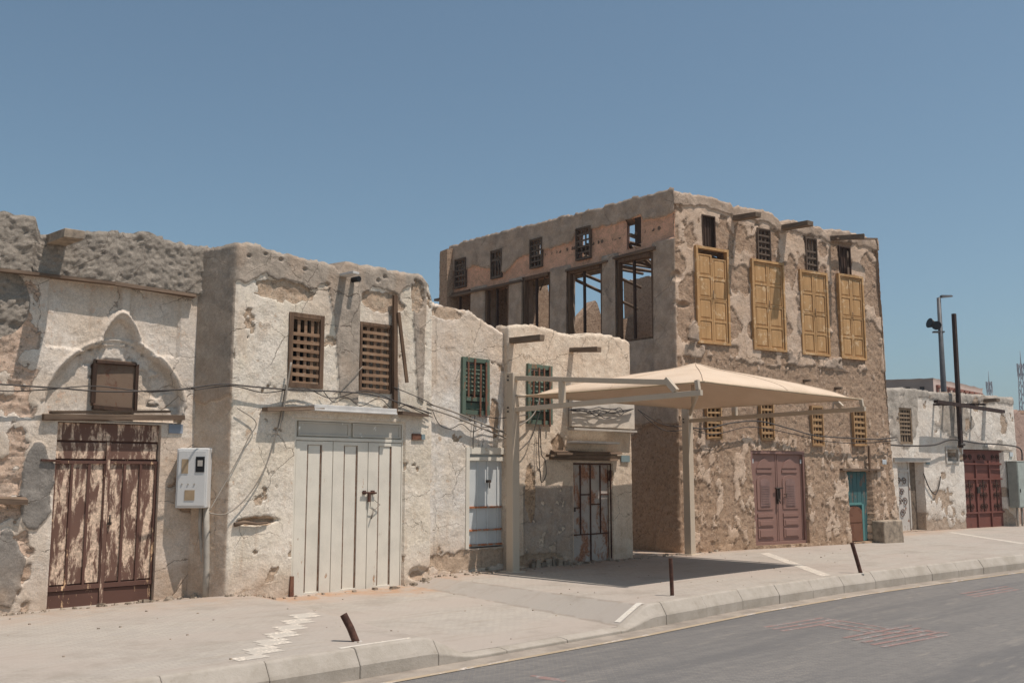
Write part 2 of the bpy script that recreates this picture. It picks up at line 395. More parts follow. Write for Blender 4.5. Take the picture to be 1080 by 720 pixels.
TAN = plain("tan_label", (176, 152, 122), .15, .6)
DARK = plain("black_plastic", (34, 32, 32), .2, .4)
CABLE = plain("cable_black", (78, 72, 68), .2, .6)
CABLEL = plain("cable_grey", (150, 140, 128), .2, .7)
PVC = plain("grey_pvc_pipe", (182, 174, 162), .2, .6)
SEAM = paint('seam_rust', (150, 128, 110), (110, 80, 62), .45, .8, (5, 5, 14))
RUSTPIPE = plain("rusty_pipe", (96, 66, 54), .35, .8, sc=14)
BLUETAG = plain("blue_tag", (142, 150, 162), .12, .5)
WTAG = plain("pale_tag", (196, 200, 202), .1, .5)
TEALTAG = plain("teal_tag", (126, 142, 144), .1, .5)
CONC = plain("pale_concrete", (190, 182, 172), .14, .9, sc=3)
PALEP = plain('pale_plaster_panel', (214, 202, 186), .14, .9, sc=3, bs=.5)
WCONC = plain("white_slab", (206, 202, 196), .10, .85, sc=5)
MUD = plain("mud_fill", (132, 116, 100), .3, .95, sc=9, bs=.8)
MUDB = paint('brown_mud_fill', (122, 102, 86), (92, 66, 54), .52, .95, (7, 7, 7), .5, .14)
STONEM = plain("rough_stone", (172, 155, 136), .35, .95, sc=6, bs=.9)
POLE = plain("galvanised_pole", (92, 92, 94), .15, .5)
PWOOD = wood("dark_pole_wood", (74, 58, 52), (52, 42, 40))
FARM = plain("mast_steel", (120, 122, 128), .1, .6)
PADLOCK = plain("dark_lock_metal", (70, 58, 50), .3, .5)
EMB = plain("embossed_panel_grey", (140, 112, 104), .15, .5)

# ------------------------------------------------------------------ street frame
D = Vector((.7123, .7019)); Nn = Vector((.7019, -.7123))
def st(s, t): return (D.x * s + Nn.x * t, D.y * s + Nn.y * t)
def to_st(x, y): return (x * D.x + y * D.y, x * Nn.x + y * Nn.y)
def sx(px, t, py=500):
    """street position s of an image column on the plane t"""
    r = ray(px, py); a = r[0] * Nn.x + r[1] * Nn.y; k = t / a
    return (r[0] * D.x + r[1] * D.y) * k
STM = Matrix(((D.x, -D.y, 0, 0), (D.y, D.x, 0, 0), (0, 0, 1, 0), (0, 0, 0, 1)))   # local x = s, local y = -t
ROADZ = -.28
KS = np.array([-60, 10, 13, 16, 19, 23.2, 30, 45, 70]); KT = np.array([-8.33, -8.36, -8.5, -8.45, -8.22, -7.83, -7.0, -5.0, -1.5])
def K(s): return np.interp(s, KS, KT)
def drive(s, t):
    a = ss(6.85, 7.55, s - .12 * (-(t + 8.4))); sk = .35 * np.clip(-(t + 8.3) / 4.2, 0, 1); b = np.clip((10.68 + sk - s) / .55, 0, 1)
    return a * b
def gz(s, t):
    s = np.asarray(s, float); t = np.asarray(t, float)
    k = np.clip((t + 13.1) / 4.8, 0, 1)
    zd = -.10 - .125 * k
    z = drive(s, t) * zd
    z = z - .05 * ss(-13.0, -13.7, t) * (s < 7.6)
    return z

# ground sheets
def ground_mat():
    q = NT("paving_sand", .95); v = q.coord()
    br = q.n('ShaderNodeTexBrick'); q.t.links.new(v, br.inputs['Vector']); br.inputs['Scale'].default_value = 4.0
    br.inputs['Color1'].default_value = lin((172, 163, 151)); br.inputs['Color2'].default_value = lin((162, 154, 144)); br.inputs['Mortar'].default_value = lin((152, 143, 133)); br.inputs['Mortar Size'].default_value = .02
    sand = q.mix(q.noise(6, 5, .7), lin((169, 157, 146)), lin((160, 148, 137)))
    red = lin((166, 134, 108))
    m = q.ramp(q.noise(.55, 6, .62, q.coord((.6, 1.0, 1))), .40, .62, .1, .9)
    c = q.mix(m, br.outputs[0], sand)
    at = q.n('ShaderNodeAttribute', attribute_name='lay'); sp = q.n('ShaderNodeSeparateColor'); q.t.links.new(at.outputs['Color'], sp.inputs[0])
    c = q.mix(q.math('MULTIPLY', sp.outputs[0], q.ramp(q.noise(3, 6, .7), .3, .65)), c, red)
    c = q.mix(q.math('MULTIPLY', sp.outputs[1], .75), c, lin((156, 148, 139)))
    c = q.mix(q.math('MULTIPLY', sp.outputs[2], .5), c, lin((128, 116, 103)))
    c = q.mix(q.ramp(q.noise(1.0, 5, .7, q.coord((.5, 5, 1))), .52, .72, 0, .5), c, lin((146, 134, 120)))
    c = q.mix(q.ramp(q.noise(.8, 8, .75), .48, .66, 0, .5), c, lin((138, 128, 116)))
    h = q.math('ADD', q.math('MULTIPLY', br.outputs['Fac'], q.math('MULTIPLY_ADD', m, -.25, .25)), q.math('MULTIPLY', q.noise(40, 4, .7), .3))
    return q.done(c, q.bump(h, .4, .012))
def road_mat():
    q = NT("road_pavers", .85); v = q.coord((1, 1, 1), radians(45))
    br = q.n('ShaderNodeTexBrick'); q.t.links.new(v, br.inputs['Vector']); br.inputs['Scale'].default_value = 5.0
    br.inputs['Color1'].default_value = lin((120, 116, 112)); br.inputs['Color2'].default_value = lin((106, 103, 101)); br.inputs['Mortar'].default_value = lin((128, 121, 112)); br.inputs['Mortar Size'].default_value = .025
    c = br.outputs[0]
    c = q.mix(q.ramp(q.noise(1.0, 5, .7, q.coord((.09, 1.3, 1))), .42, .66, 0, .6), c, lin((94, 92, 91)))
    c = q.mix(q.ramp(q.noise(1.0, 6, .75, q.coord((.9, 6, 1))), .54, .68, 0, .5), c, lin((142, 134, 124)))
    c = q.mix(q.ramp(q.noise(60, 2, .6), .55, .7, 0, .3), c, lin((78, 76, 75)))
    h = q.math('ADD', q.math('MULTIPLY', br.outputs['Fac'], -.5), q.math('MULTIPLY', q.noise(60, 4, .7), .6))
    return q.done(c, q.bump(h, .5, .01))
GM = ground_mat(); RM = road_mat()
def sheet(name, ss_, ts_, zf, mat, lay=None, kind='structure'):
    S, Tt = np.meshgrid(ss_, ts_, indexing='ij')
    if callable(ts_): pass
    Z = zf(S, Tt)
    return S, Tt, Z
def grid_obj(name, S, Tt, Z, mat, lay=None):
    nu, nv = S.shape; idx = np.arange(nu * nv).reshape(nu, nv)
    V = np.stack([S, -Tt, Z], 2).reshape(-1, 3)
    f = np.stack([idx[:-1, 1:], idx[1:, 1:], idx[1:, :-1], idx[:-1, :-1]], 2).reshape(-1, 4)
    me = bpy.data.meshes.new(name); me.from_pydata(V.tolist(), [], f.tolist()); me.update()
    # faces must look up
    if me.polygons[0].normal.z < 0: me.flip_normals()
    me.polygons.foreach_set('use_smooth', [True] * len(me.polygons))
    if lay is not None:
        at = me.attributes.new('lay', 'FLOAT_COLOR', 'POINT'); at.data.foreach_set('color', lay.reshape(-1, 4).astype(np.float32).ravel())
    me.materials.append(mat); o = bpy.data.objects.new(name, me); COL.objects.link(o); place(o, None, STM)
    return tag(o, kind='structure')
sg = np.concatenate([np.linspace(-30, 0, 31), np.arange(.1, 9.8, .1), np.arange(9.8, 11.4, .04), np.arange(11.4, 26, .12), np.linspace(26, 70, 60)])
fr = np.concatenate([np.linspace(0, .7, 30)[:-1], np.linspace(.7, 1, 70)])   # from behind the houses to the kerb
S = np.repeat(sg[:, None], len(fr), 1); Tt = -28 + (K(sg)[:, None] + 28) * fr[None, :]
lay = np.zeros(S.shape + (4,))
lay[..., 0] = 1.2 * ss(-11.9, -13.0, Tt + 1.0 * (fbm(S, Tt, 1.6, 5, 5) - .5)) * (.35 + .65 * ss(7.4, 8.2, S) * (1 - ss(10.6, 11.4, S)) + .3 * ss(17, 18, S))
dr_ = drive(S, Tt); rampm = ss(.02, .08, dr_) * ss(.99, .93, dr_) * (S > 9); lay[..., 1] = rampm; lay[..., 2] = (((dr_ > .002) & (dr_ < .06)) | ((dr_ > .93) & (dr_ < .995))) * (S > 9) * (fbm(S, Tt, 2, 3, 9) > .35)
grid_obj('pavement', S, Tt, gz(S, Tt), GM, lay)
sg2 = np.concatenate([np.linspace(-60, -2, 12), np.linspace(0, 30, 121), np.linspace(31, 90, 40)]); fr2 = np.linspace(0, 1, 14)
S = np.repeat(sg2[:, None], 14, 1); Tt = (K(sg2)[:, None] + .2) * (1 - fr2) + 9.0 * fr2
grid_obj('road', S, Tt, np.full(S.shape, ROADZ), RM)
g = MB(); g.box(-900, 900, -1200, 1500, -.62, -.5)
me = g.build('ground', plain("desert_ground", (168, 148, 126), .15, .95, sc=.2)); tag(me, kind='structure')
fp = np.linspace(0, 1, 6)
S = np.repeat(sg2[:, None], 6, 1); Tt = 9.0 + 6 * fp[None, :] + 0 * S
o = grid_obj('far_pavement', S, Tt, np.full(S.shape, 0.0), GM, np.zeros(S.shape + (4,)))
# gutter strip and faded yellow line
def strip(name, s0, s1, o0, o1, z, mat, step=.25):
    q = np.arange(s0, s1 + step, step); S = np.repeat(q[:, None], 3, 1); Tt = K(q)[:, None] + o0 + (o1 - o0) * np.array([0, .5, 1])[None, :]
    zz = z(S, Tt) if callable(z) else np.full(S.shape, z)
    return grid_obj(name, S, Tt, zz, mat)
GUT = plain("gutter_concrete", (160, 148, 135), .2, .95, sc=2.5, bs=.5)
YEL = paint("faded_yellow_line", (168, 150, 126), (160, 150, 140), .52, .9, (2, 6, 2))
strip('gutter', -20, 70, .15, .44, ROADZ + .004, GUT)
strip('yellow_road_line', -20, 70, .44, .52, ROADZ + .006, YEL)
# kerb: separate stones in one continuous structure
def kerb():
    mb = MB(); prof = [(-.02, -.6), (-.02, .008), (.05, .010), (.075, -.002), (.15, -.12), (.165, -.15), (.165, -.6)]
    s = -12.0
    while s < 60:
        e = s + .9 if s < 6.0 and s + .9 > 6.0 else s + .985
        ln = .997
        n = 8; b = len(mb.v); jz = random.uniform(-.004, .004); jt = random.uniform(-.006, .006)
        for i in range(n + 1):
            q = s + ln * i / n; dv = float(drive(q, K(q)))
            for (o_, z_) in prof:
                zz = z_ if z_ < -.5 else z_ * (1 - .9 * dv) - dv * .225
                mb.v.append((q, -(float(K(q)) + o_ + jt), zz + jz))
        m = len(prof)
        for i in range(n):
            for k in range(m - 1):
                mb.f.append((b + i * m + k, b + (i + 1) * m + k, b + (i + 1) * m + k + 1, b + i * m + k + 1)); mb.sm.append(False)
        mb.f.append(tuple(b + k for k in range(m))); mb.sm.append(False)
        mb.f.append(tuple(b + n * m + k for k in reversed(range(m)))); mb.sm.append(False)
        s += 1.0
    q = NT("kerb_concrete", .9); n1 = q.noise(2.5, 6, .7); n2 = q.noise(35, 4, .7)
    c = q.mix(q.ramp(n1, .35, .7), lin((172, 162, 150)), lin((154, 144, 131))); c = q.mix(q.ramp(q.noise(9, 6, .75), .56, .7, 0, .5), c, lin((140, 128, 114)))
    m = q.done(c, q.bump(q.math('ADD', n2, n1), .4, .01))
    o = mb.build('kerb', m, None, STM, bevel=.012); tag(o, kind='structure'); return o
kerb()
PAINTW = paint("worn_white_paint", (184, 175, 163), (170, 160, 148), .42, .9, (5, 5, 5), .2, .16)
def painted(name, polys, mat=PAINTW, dz=.003):
    """flat worn marking: list of quads in street coordinates, lying 5 mm above the paving"""
    mb = MB()
    for p in polys:
        b = len(mb.v)
        for (s, t) in p: mb.v.append((s, -t, float(gz(s, t)) + dz))
        mb.f.append(tuple(range(b, b + len(p)))); mb.sm.append(False)
    o = mb.build(name, mat, None, STM)
    for pl in o.data.polygons:
        if pl.normal.z < 0: o.data.flip_normals(); break
    return tag(o, kind='structure')
# stepped band of white pavers across the left pavement, two straight bands on the right
zz = []
a = to_st(*gp(266, 695)); b = to_st(*gp(325, 646))
for k in range(13):
    f = (k + .5) / 13; s_ = a[0] + (b[0] - a[0]) * f; t_ = a[1] + (b[1] - a[1]) * f; dt = (b[1] - a[1]) / 13 / 2 * 1.02
    off = .05 * (1 if k % 2 else -1)
    zz.append([(s_ - .17 + off, t_ - dt), (s_ + .17 + off, t_ - dt), (s_ + .17 + off, t_ + dt), (s_ - .17 + off, t_ + dt)])
painted('white_paver_band', zz)
def band(p, q_, wd):
    a = to_st(*gp(*p)); b = to_st(*gp(*q_)); out = []
    n = 12
    for k in range(n):
        u0, u1 = k / n, (k + 1) / n; off = 0
        P = lambda u: (a[0] + (b[0] - a[0]) * u + off, a[1] + (b[1] - a[1]) * u)
        A, B = P(u0), P(u1); out.append([(A[0] - wd, A[1]), (A[0] + wd, A[1]), (B[0] + wd, B[1]), (B[0] - wd, B[1])])
    return out
painted('white_paver_band', band((806, 583), (872, 607), .16))
painted('white_paver_band', band((1002, 561), (1079, 573), .16))
q = []
for (s0, s1) in ((5.9, 6.3), (6.3, 6.8)):
    q.append([(s0, K(s0) - .085), (s1, K(s1) - .085), (s1, K(s1) - .025), (s0, K(s0) - .025)])
WP2 = paint('kerb_white_paint', (204, 196, 184), (176, 166, 152), .50, .85, (3, 3, 3), .15, .12)
painted('kerb_edge_paint', q, WP2)
q = []
for k in range(8):
    s0, s1 = 10.22 + k * .07, 10.22 + (k + 1) * .07
    q.append([(s0, K(s0) - .12), (s1, K(s1) - .12), (s1, K(s1) - .025), (s0, K(s0) - .025)])
painted('kerb_edge_paint', q, WP2, .006)
# faded red paver rows in the road
RED = paint("faded_red_pavers", (138, 112, 105), (118, 111, 107), .47, .9, (4, 8, 4), .2, .12)
mb = MB()
def redrow(p0, p1, n, dpx):
    for k in range(n):
        a = to_st(*gp(p0[0] + dpx[0] * k, p0[1] + dpx[1] * k, ROADZ)); b = to_st(*gp(p1[0] + dpx[0] * k, p1[1] + dpx[1] * k, ROADZ))
        dx, dy = b[0] - a[0], b[1] - a[1]; l = hypot(dx, dy); nx, ny = -dy / l * .035, dx / l * .035
        i = len(mb.v)
        for (s, t) in ((a[0] - nx, a[1] - ny), (b[0] - nx, b[1] - ny), (b[0] + nx, b[1] + ny), (a[0] + nx, a[1] + ny)): mb.v.append((s, -t, ROADZ + .0015 + .0002 * (len(mb.f) % 14)))
        mb.f.append((i, i + 1, i + 2, i + 3)); mb.sm.append(False)
redrow((806, 661), (868, 651), 3, (9, 2)); redrow((872, 652), (930, 661), 3, (-4, 3.2)); redrow((928, 662), (1000, 667), 2, (-12, 3))
redrow((930, 682), (1000, 669), 5, (-10, -2.4)); redrow((1014, 626), (1062, 618), 3, (6, 1.6)); redrow((590, 716), (560, 712), 2, (6, 2))
ro = mb.build('red_paver_pattern', RED, None, STM)
if ro.data.polygons[0].normal.z < 0: ro.data.flip_normals()
tag(ro, kind='structure')

# ------------------------------------------------------------------ shared part builders (facade-local: x along, y inward, z up)
def cobble(U, Z, sc, seed):
    f1, f2, c = worley(U + .1 * fbm(U, Z, 3, 2, 1), Z * 1.25, sc, seed)
    b = np.clip((f2 - f1) * 1.6, 0, 1) ** .5 * (.35 + .65 * c)
    return .32 * b + 1.25 * (fbm(U, Z, 7, 6, seed + 4, .72) - .3)
def base_relief(U, Z, top, lay, seed, amp=1.0):
    d = .030 * (fbm(U, Z, .7, 3, seed) - .5) + .016 * (fbm(U, Z, 6.5, 5, seed + 3, .6) - .5)
    d = d + .026 * ss(.44, .56, lay[..., 0]) - .022 * ss(.4, .6, lay[..., 1])
    d = d + ss(.4, .6, lay[..., 1]) * .03 * (fbm(U, Z, 13, 3, seed + 8) - .5)
    d = d + ss(.4, .6, lay[..., 3]) * .075 * (cobble(U, Z, 9.5, seed + 1) - .35)
    return d * amp
def L4(U): return np.zeros(U.shape + (4,))
def lattice(root, fr, r, nx, nz, mat, fmat, dep=.05, bar=.35, name='lattice_window', label=None, fw=.05):
    u0, u1, z0, z1 = r; f = MB()
    y0, y1 = dep - .05, dep + .05
    f.box(u0, u0 + fw, y0, y1, z0, z1, .003); f.box(u1 - fw, u1, y0, y1, z0, z1, .003); f.box(u0 + fw, u1 - fw, y0, y1, z1 - fw, z1, .003); f.box(u0 + fw, u1 - fw, y0, y1, z0, z0 + fw, .003)
    fo = f.build(name, fmat, root, fr.M)
    if label: fo['label'] = label
    m = MB(); a0, a1, b0, b1 = u0 + fw, u1 - fw, z0 + fw, z1 - fw; pz = (b1 - b0) / nz; px_ = (a1 - a0) / nx
    for k in range(nz + 1):
        zc = b0 + pz * k; hb = pz * bar / 2
        if random.random() < .05: continue
        t = random.uniform(-.006, .006)
        m.quadbox([(a0, dep - .03, max(b0, zc - hb) + t), (a1, dep - .03, max(b0, zc - hb) - t), (a1, dep - .01, max(b0, zc - hb) - t), (a0, dep - .01, max(b0, zc - hb) + t),
                   (a0, dep - .03, min(b1, zc + hb) + t), (a1, dep - .03, min(b1, zc + hb) - t), (a1, dep - .01, min(b1, zc + hb) - t), (a0, dep - .01, min(b1, zc + hb) + t)])
    for k in range(nx + 1):
        xc = a0 + px_ * k; hb = px_ * bar / 2
        m.box(max(a0, xc - hb), min(a1, xc + hb), dep - .008, dep + .012, b0, b1)
    m.build('lattice', mat, fo, fr.M)
    return fo
def spout(root, fr, u, z, L, wd=.14, ht=.1, mat=None, drop=.03, name='wooden_spout', skew=0.0):
    m = MB(); n = 6
    for k in range(1):
        m.beam((u, .25, z), (u + skew, -L, z - drop), wd, ht, .008)
    return m.build(name, mat or WOODY, root, fr.M, bevel=.008)
def panel_leaf(m, u0, u1, z0, z1, y, rows, fwx=.045):
    """a joinery leaf: rails and stiles with raised fields"""
    m.box(u0, u1, y, y + .02, z0, z1)
    hs_ = (z1 - z0) / rows
    m.box(u0, u0 + fwx, y - .02, y, z0, z1); m.box(u1 - fwx, u1, y - .02, y, z0, z1)
    for k in range(rows + 1):
        zc = z0 + hs_ * k; m.box(u0 + fwx, u1 - fwx, y - .018, y, max(z0, zc - fwx / 2 - .005), min(z1, zc + fwx / 2 + .005))
    for k in range(rows):
        a, b = z0 + hs_ * k + fwx * .9, z0 + hs_ * (k + 1) - fwx * .9
        c = [(u0 + fwx + .02, y, a), (u1 - fwx - .02, y, a), (u1 - fwx - .02, y, b), (u0 + fwx + .02, y, b)]
        e = .03; d = [(p[0] + (e if i in (0, 3) else -e), y - .012, p[2] + (e if i < 2 else -e)) for i, p in enumerate(c)]
        i0 = len(m.v); m.v += c + d
        for f in ((4, 5, 6, 7), (0, 1, 5, 4), (1, 2, 6, 5), (2, 3, 7, 6), (3, 0, 4, 7)): m.f.append(tuple(i0 + i for i in f)); m.sm.append(False)
def tubeline(name, pts, r, mat, parent=None, M=None, seg=6, smooth=6):
    P = [Vector(p) for p in pts]; out = []
    for i in range(len(P) - 1):
        p0 = P[max(i - 1, 0)]; p1 = P[i]; p2 = P[i + 1]; p3 = P[min(i + 2, len(P) - 1)]
        for k in range(smooth):
            t = k / smooth; t2 = t * t; t3 = t2 * t
            out.append(.5 * ((2 * p1) + (-p0 + p2) * t + (2 * p0 - 5 * p1 + 4 * p2 - p3) * t2 + (-p0 + 3 * p1 - 3 * p2 + p3) * t3))
    out.append(P[-1]); m = MB(); m.tube(out, r, seg); return m.build(name, mat, parent, M or Matrix())
def rear(root, fr, u0, u1, y0, y1, z1, mat):
    """side and back walls with the flat mud roof"""
    m = MB(); th = .3
    m.box(u0, u0 + th, y0, y1, -.6, z1 + .35); m.box(u1 - th, u1, y0, y1, -.6, z1 + .35); m.box(u0 + th, u1 - th, y1 - th, y1, -.6, z1 + .35)
    m.build('rear_wall', mat, root, fr.M)
    m = MB(); m.box(u0 + th, u1 - th, y0, y1 - th, z1 - .2, z1); m.build('roof', MUD, root, fr.M)

#================================================================== 1. arched house on the left
T1, T2, T3, T4 = -13.75, -13.13, -13.25, -13.13
def street_frame(t, s0): return Frame(st(s0, t), D)
s1l = sx(0, T1) - 3.2; s1r = sx(205, T1, 440)
F1 = street_frame(T1, s1l)
r1 = thing('old_house', 'arched lime-washed house at the left edge with a peeling brown plank door', 'house', F1.M)
door1 = F1.rect(55, 166, 446, 446, 640, 636, 0); door1 = (door1[0], door1[1], door1[2] - .03, door1[3])
brd = F1.rect(100, 147, 381, 381, 430)
ptT = [(-200, 221), (0, 227), (36, 231), (42, 247), (60, 249), (72, 251), (90, 244), (150, 248), (203, 259), (215, 262)]
cT = np.array([F1.uz(*p) for p in ptT]); ledge = np.array([F1.uz(*p) for p in [(-200, 262), (0, 285), (50, 291), (110, 298), (200, 311), (215, 313)]])
arch_c = F1.uz(124, 425); aw = (F1.uz(190, 425)[0] - F1.uz(47, 425)[0]) / 2; ah = F1.uz(124, 362)[1] - arch_c[1]
nic = F1.uz(127, 372); nw = (F1.uz(148, 372)[0] - F1.uz(106, 372)[0]) / 2; nh = F1.uz(127, 337)[1] - nic[1]
uL = F1.uz(42, 400)[0]; uPil = F1.uz(20, 400)[0]
def top1(u): return np.interp(u, cT[:, 0], cT[:, 1]) + .05 * (fbm(u, u * 0, 4, 3, 2) - .5)
def lay1(U, Z, top):
    a = L4(U); led = np.interp(U, ledge[:, 0], ledge[:, 1])
    n = fbm(U, Z, 1.6, 5, 11); n2 = fbm(U, Z, 5, 4, 12)
    a[..., 3] = ss(-.03, .03, Z - led)
    rub = ss(.18, -.18, U - uL - .5 * (n - .5)) * (Z < led)
    a[..., 1] = np.maximum(rub * ss(.47, .58, n2 + .04), ss(.72, .76, n) * (Z < 2.9)) * (Z < led)
    rr = np.hypot((U - F1.uz(2, 320)[0]) / .35, (Z - F1.uz(2, 318)[1]) / .45); a[..., 3] = np.maximum(a[..., 3], ss(1.1, .9, rr))
    # grey cement patches at the foot
    for (px, py, ru, rz) in ((38, 515, .20, .55), (6, 600, .22, .42)):
        c = F1.uz(px, py); a[..., 0] = np.maximum(a[..., 0], ss(1.15, .9, np.hypot((U - c[0]) / ru, (Z - c[1]) / rz) + .6 * (n2 - .5)))
    a[..., 1] *= 1 - a[..., 0]
    a[..., 2] = np.clip(.75 * ss(.9, .0, Z) * ss(.3, .7, n) + .5 * (U > F1.uz(166, 500)[0]) * (Z < F1.uz(180, 460)[1]), 0, 1)
    return a
def rel1(U, Z, top, lay):
    d = base_relief(U, Z, top, lay, 21)
    led = np.interp(U, ledge[:, 0], ledge[:, 1]); d = d + .06 * (Z > led); d = d + ss(.4, .6, lay[..., 1]) * (U < uL + .3) * .055 * (cobble(U * .45, Z * 1.5, 5.0, 29) - .4)
    x = (U - arch_c[0]) / aw; z = (Z - arch_c[1]) / ah
    ins = (np.abs(x) ** 1.9 + np.clip(z, 0, 9) ** 1.7); n = .05 * (fbm(U, Z, 6, 3, 5) - .5)
    d = d - .13 * ss(1.02, .97, ins + n) * (Z > arch_c[1] - .25)
    d = d + .035 * ss(.07, .0, np.abs(ins + n - 1.12)) * (Z > arch_c[1])
    x = (U - nic[0]) / nw; z = (Z - nic[1]) / nh; ins2 = np.abs(x) ** 1.7 + np.clip(z, 0, 9) ** 1.4 + np.clip(-z, 0, 9) * .9
    d = np.where(ins > 1, d - .12 * ss(1.05, .92, ins2 + n), d)
    d = d + .045 * ss(.16, .02, np.abs(ins2 + n - 1.3)) * (z > -.1)
    # broad rib above the niche and the shallow fields either side of it
    rib = np.abs(U - F1.uz(133, 320)[0]) < .07; fld = (Z < led - .02) & (Z > F1.uz(130, 372)[1]) & (U > uL + .05) & (U < F1.uz(190, 340)[0])
    d = d - .05 * (fld & ~rib & (ins2 > 1.45))
    d = d - .03 * (Z > arch_c[1] - .02) * (ins < 1) * (fbm(U, Z, 2.5, 3, 9) > .55)
    return d
W1 = Wall([(0, 0), (s1r - s1l + .3, 0)])
W1.build('wall', M_S1, r1, F1.M, -.5, top1, [door1], lay1, rel1, .022, .45, zfix=door1[3] + .05)
rear(r1, F1, 0, s1r - s1l + .2, .45, 5.5, 4.1, M_S1)
m = MB(); A = F1.uz(-30, 526); B = F1.uz(26, 528); m.beam((A[0], -.06, A[1]), (B[0], -.07, B[1]), .12, .07, .02); m.build('embedded_beam', WOODX, r1, F1.M)
m = MB(); A = F1.uz(42, 485); B = F1.uz(62, 486); m.beam((A[0], -.04, A[1]), (B[0], -.04, B[1]), .05, .025, .006); m.build('door_tie', RUSTPIPE, r1, F1.M)
# timber wall-plate
m = MB(); a = F1.uz(-40, 280); 
for p, q in (((-40, 281), (52, 292)), ((52, 292), (118, 300)), ((118, 300), (203, 313))):
    A = F1.uz(*p); B = F1.uz(*q); m.beam((A[0], -.065, A[1]), (B[0], -.075, B[1]), .09, .045, .008)
m.build('wall_plate', WOODX, r1, F1.M)
A = F1.uz(58, 254); spout(r1, F1, A[0], A[1], .68, .26, .12, STONEM, .02, 'stone_spout')
m = MB(); A = F1.uz(44, 440); B = F1.uz(192, 440)
m.beam((A[0], -.02, A[1]), (B[0], -.03, B[1]), .14, .085, .012); m.beam((A[0] + .1, -.02, A[1] + .07), (B[0] - .2, -.01, B[1] + .075), .1, .04, .012)
m.build('lintel', WOODX, r1, F1.M, bevel=.006)
# blocked-up window
u0, u1, z0, z1 = brd; m = MB()
m.box(u0, u1, .085, .3, z0, z1, .03); wb = m.build('blocked_window', MUDB, r1, F1.M, bevel=.01)
m = MB(); m.box(u0 - .01, u0 + .03, .05, .14, z0 + .05, z1 - .05, .012); m.box(u1 - .03, u1 + .015, .05, .14, z0 - .02, z1 - .02, .012); m.box(u0 + .04, u1 - .035, .055, .14, z1 - .04, z1 + .005, .012); m.box(u0 + .03, u1 - .035, .055, .14, z0 - .03, z0 + .015, .012)
m.build('frame', DARKW, wb, F1.M)
# plank door
u0, u1, z0, z1 = door1; um = (u0 + u1) / 2; m = MB()
m.box(u0, u1, .10, .13, z0, z1); d = m.build('door', BROWN_DOOR2, r1, F1.M, )
m = MB(); H1 = z1 - z0
m.box(u0 + .01, u1 - .01, .06, .10, z1 - .24, z1 - .01); m.build('top_board', BROWN_DOOR, d, F1.M)
for (a, b) in ((u0 + .02, um - .02), (um + .02, u1 - .02)):
    m = MB(); m.box(a, b, .075, .10, z1 - .49, z1 - .27)
    n = 3; wv = (b - a) / n
    for k in range(n): m.box(a + wv * k + .012, a + wv * (k + 1) - .012, .08, .10, z0 + .34, z1 - .54, .003)
    m.build('door_leaf', BROWN_DOOR, d, F1.M, bevel=.004)
    m = MB()
    for k in range(n + 1): x = a + wv * k; m.box(x - .018, x + .018, .055, .10, z0 + .3, z1 - .52, .004)
    m.box(a - .01, b + .01, .05, .10, z1 - .555, z1 - .515); m.box(a - .01, b + .01, .05, .10, z0 + .26, z0 + .32, .003); m.box(a, b, .07, .10, z0 + .01, z0 + .25)
    m.build('batten', BROWN_DOOR2, d, F1.M)
m = MB(); m.box(um - .025, um + .025, .045, .10, z0 + .01, z1 - .26, .003); m.build('cover_strip', BROWN_DOOR, d, F1.M)
m = MB(); m.tube([(um + .06, .03, z0 + 1.12), (um + .06, .03, z0 + 1.24)], .012); m.box(um + .03, um + .09, .035, .06, z0 + 1.1, z0 + 1.14); m.build('latch', PADLOCK, d, F1.M)
A = F1.uz(178, 447); B = F1.uz(192, 457); m = MB(); m.box(A[0], B[0], -.02, -.005, B[1], A[1]); m.box(A[0] + .02, B[0] - .02, -.024, -.02, (A[1] + B[1]) / 2 - .015, (A[1] + B[1]) / 2 + .015)
m.build('house_number_tag', BLUETAG, r1, F1.M)

#================================================================== 2. corner house with the white metal door
s2l = sx(240, T2, 560); s2r = sx(456, T2, 420)
F2 = street_frame(T2, s2l)
r2 = thing('old_house', 'tall cream corner house with two brown lattice windows above a white metal double door', 'house', F2.M)
P0 = F2.loc(*st(s1r, T1)); RL = hypot(*P0); L2 = s2r - s2l
W2 = Wall([(P0[0] - .3 * P0[0] / RL * -1, P0[1] + .3 * P0[1] / RL) if False else P0, (0, 0), (L2, 0), (L2, .5)], .035)
def o2(r): return (r[0] + RL, r[1] + RL, r[2], r[3])
la = F2.rect(304, 341, 331, 331, 409); lb = F2.rect(379, 413, 341, 341, 414); door2 = F2.rect(309, 427, 441, 444, 631, 620)
door2 = (door2[0], door2[1], door2[2], door2[3])
cT2 = np.array([F2.uz(*p) for p in [(240, 254), (262, 256), (300, 267), (340, 276), (357, 283), (364, 278), (400, 284), (445, 290), (452, 300), (458, 322)]])
def top2(u):
    t = np.interp(u - RL, cT2[:, 0], cT2[:, 1]); t = np.where(u < RL, cT2[0, 1] + .02 - .1 * (RL - u) / RL, t)
    return t + .05 * (fbm(u, u * 0, 3.5, 4, 31) - .5) - .05 * ss(.12, 0, np.abs(u - RL - F2.uz(357, 280)[0]))
cem2 = np.array([F2.uz(*p) for p in [(240, 300), (262, 296), (280, 288), (292, 300), (318, 312), (345, 298), (352, 330), (358, 420), (377, 425), (380, 318), (392, 302), (420, 310), (434, 300), (440, 420), (446, 425), (450, 300)]])
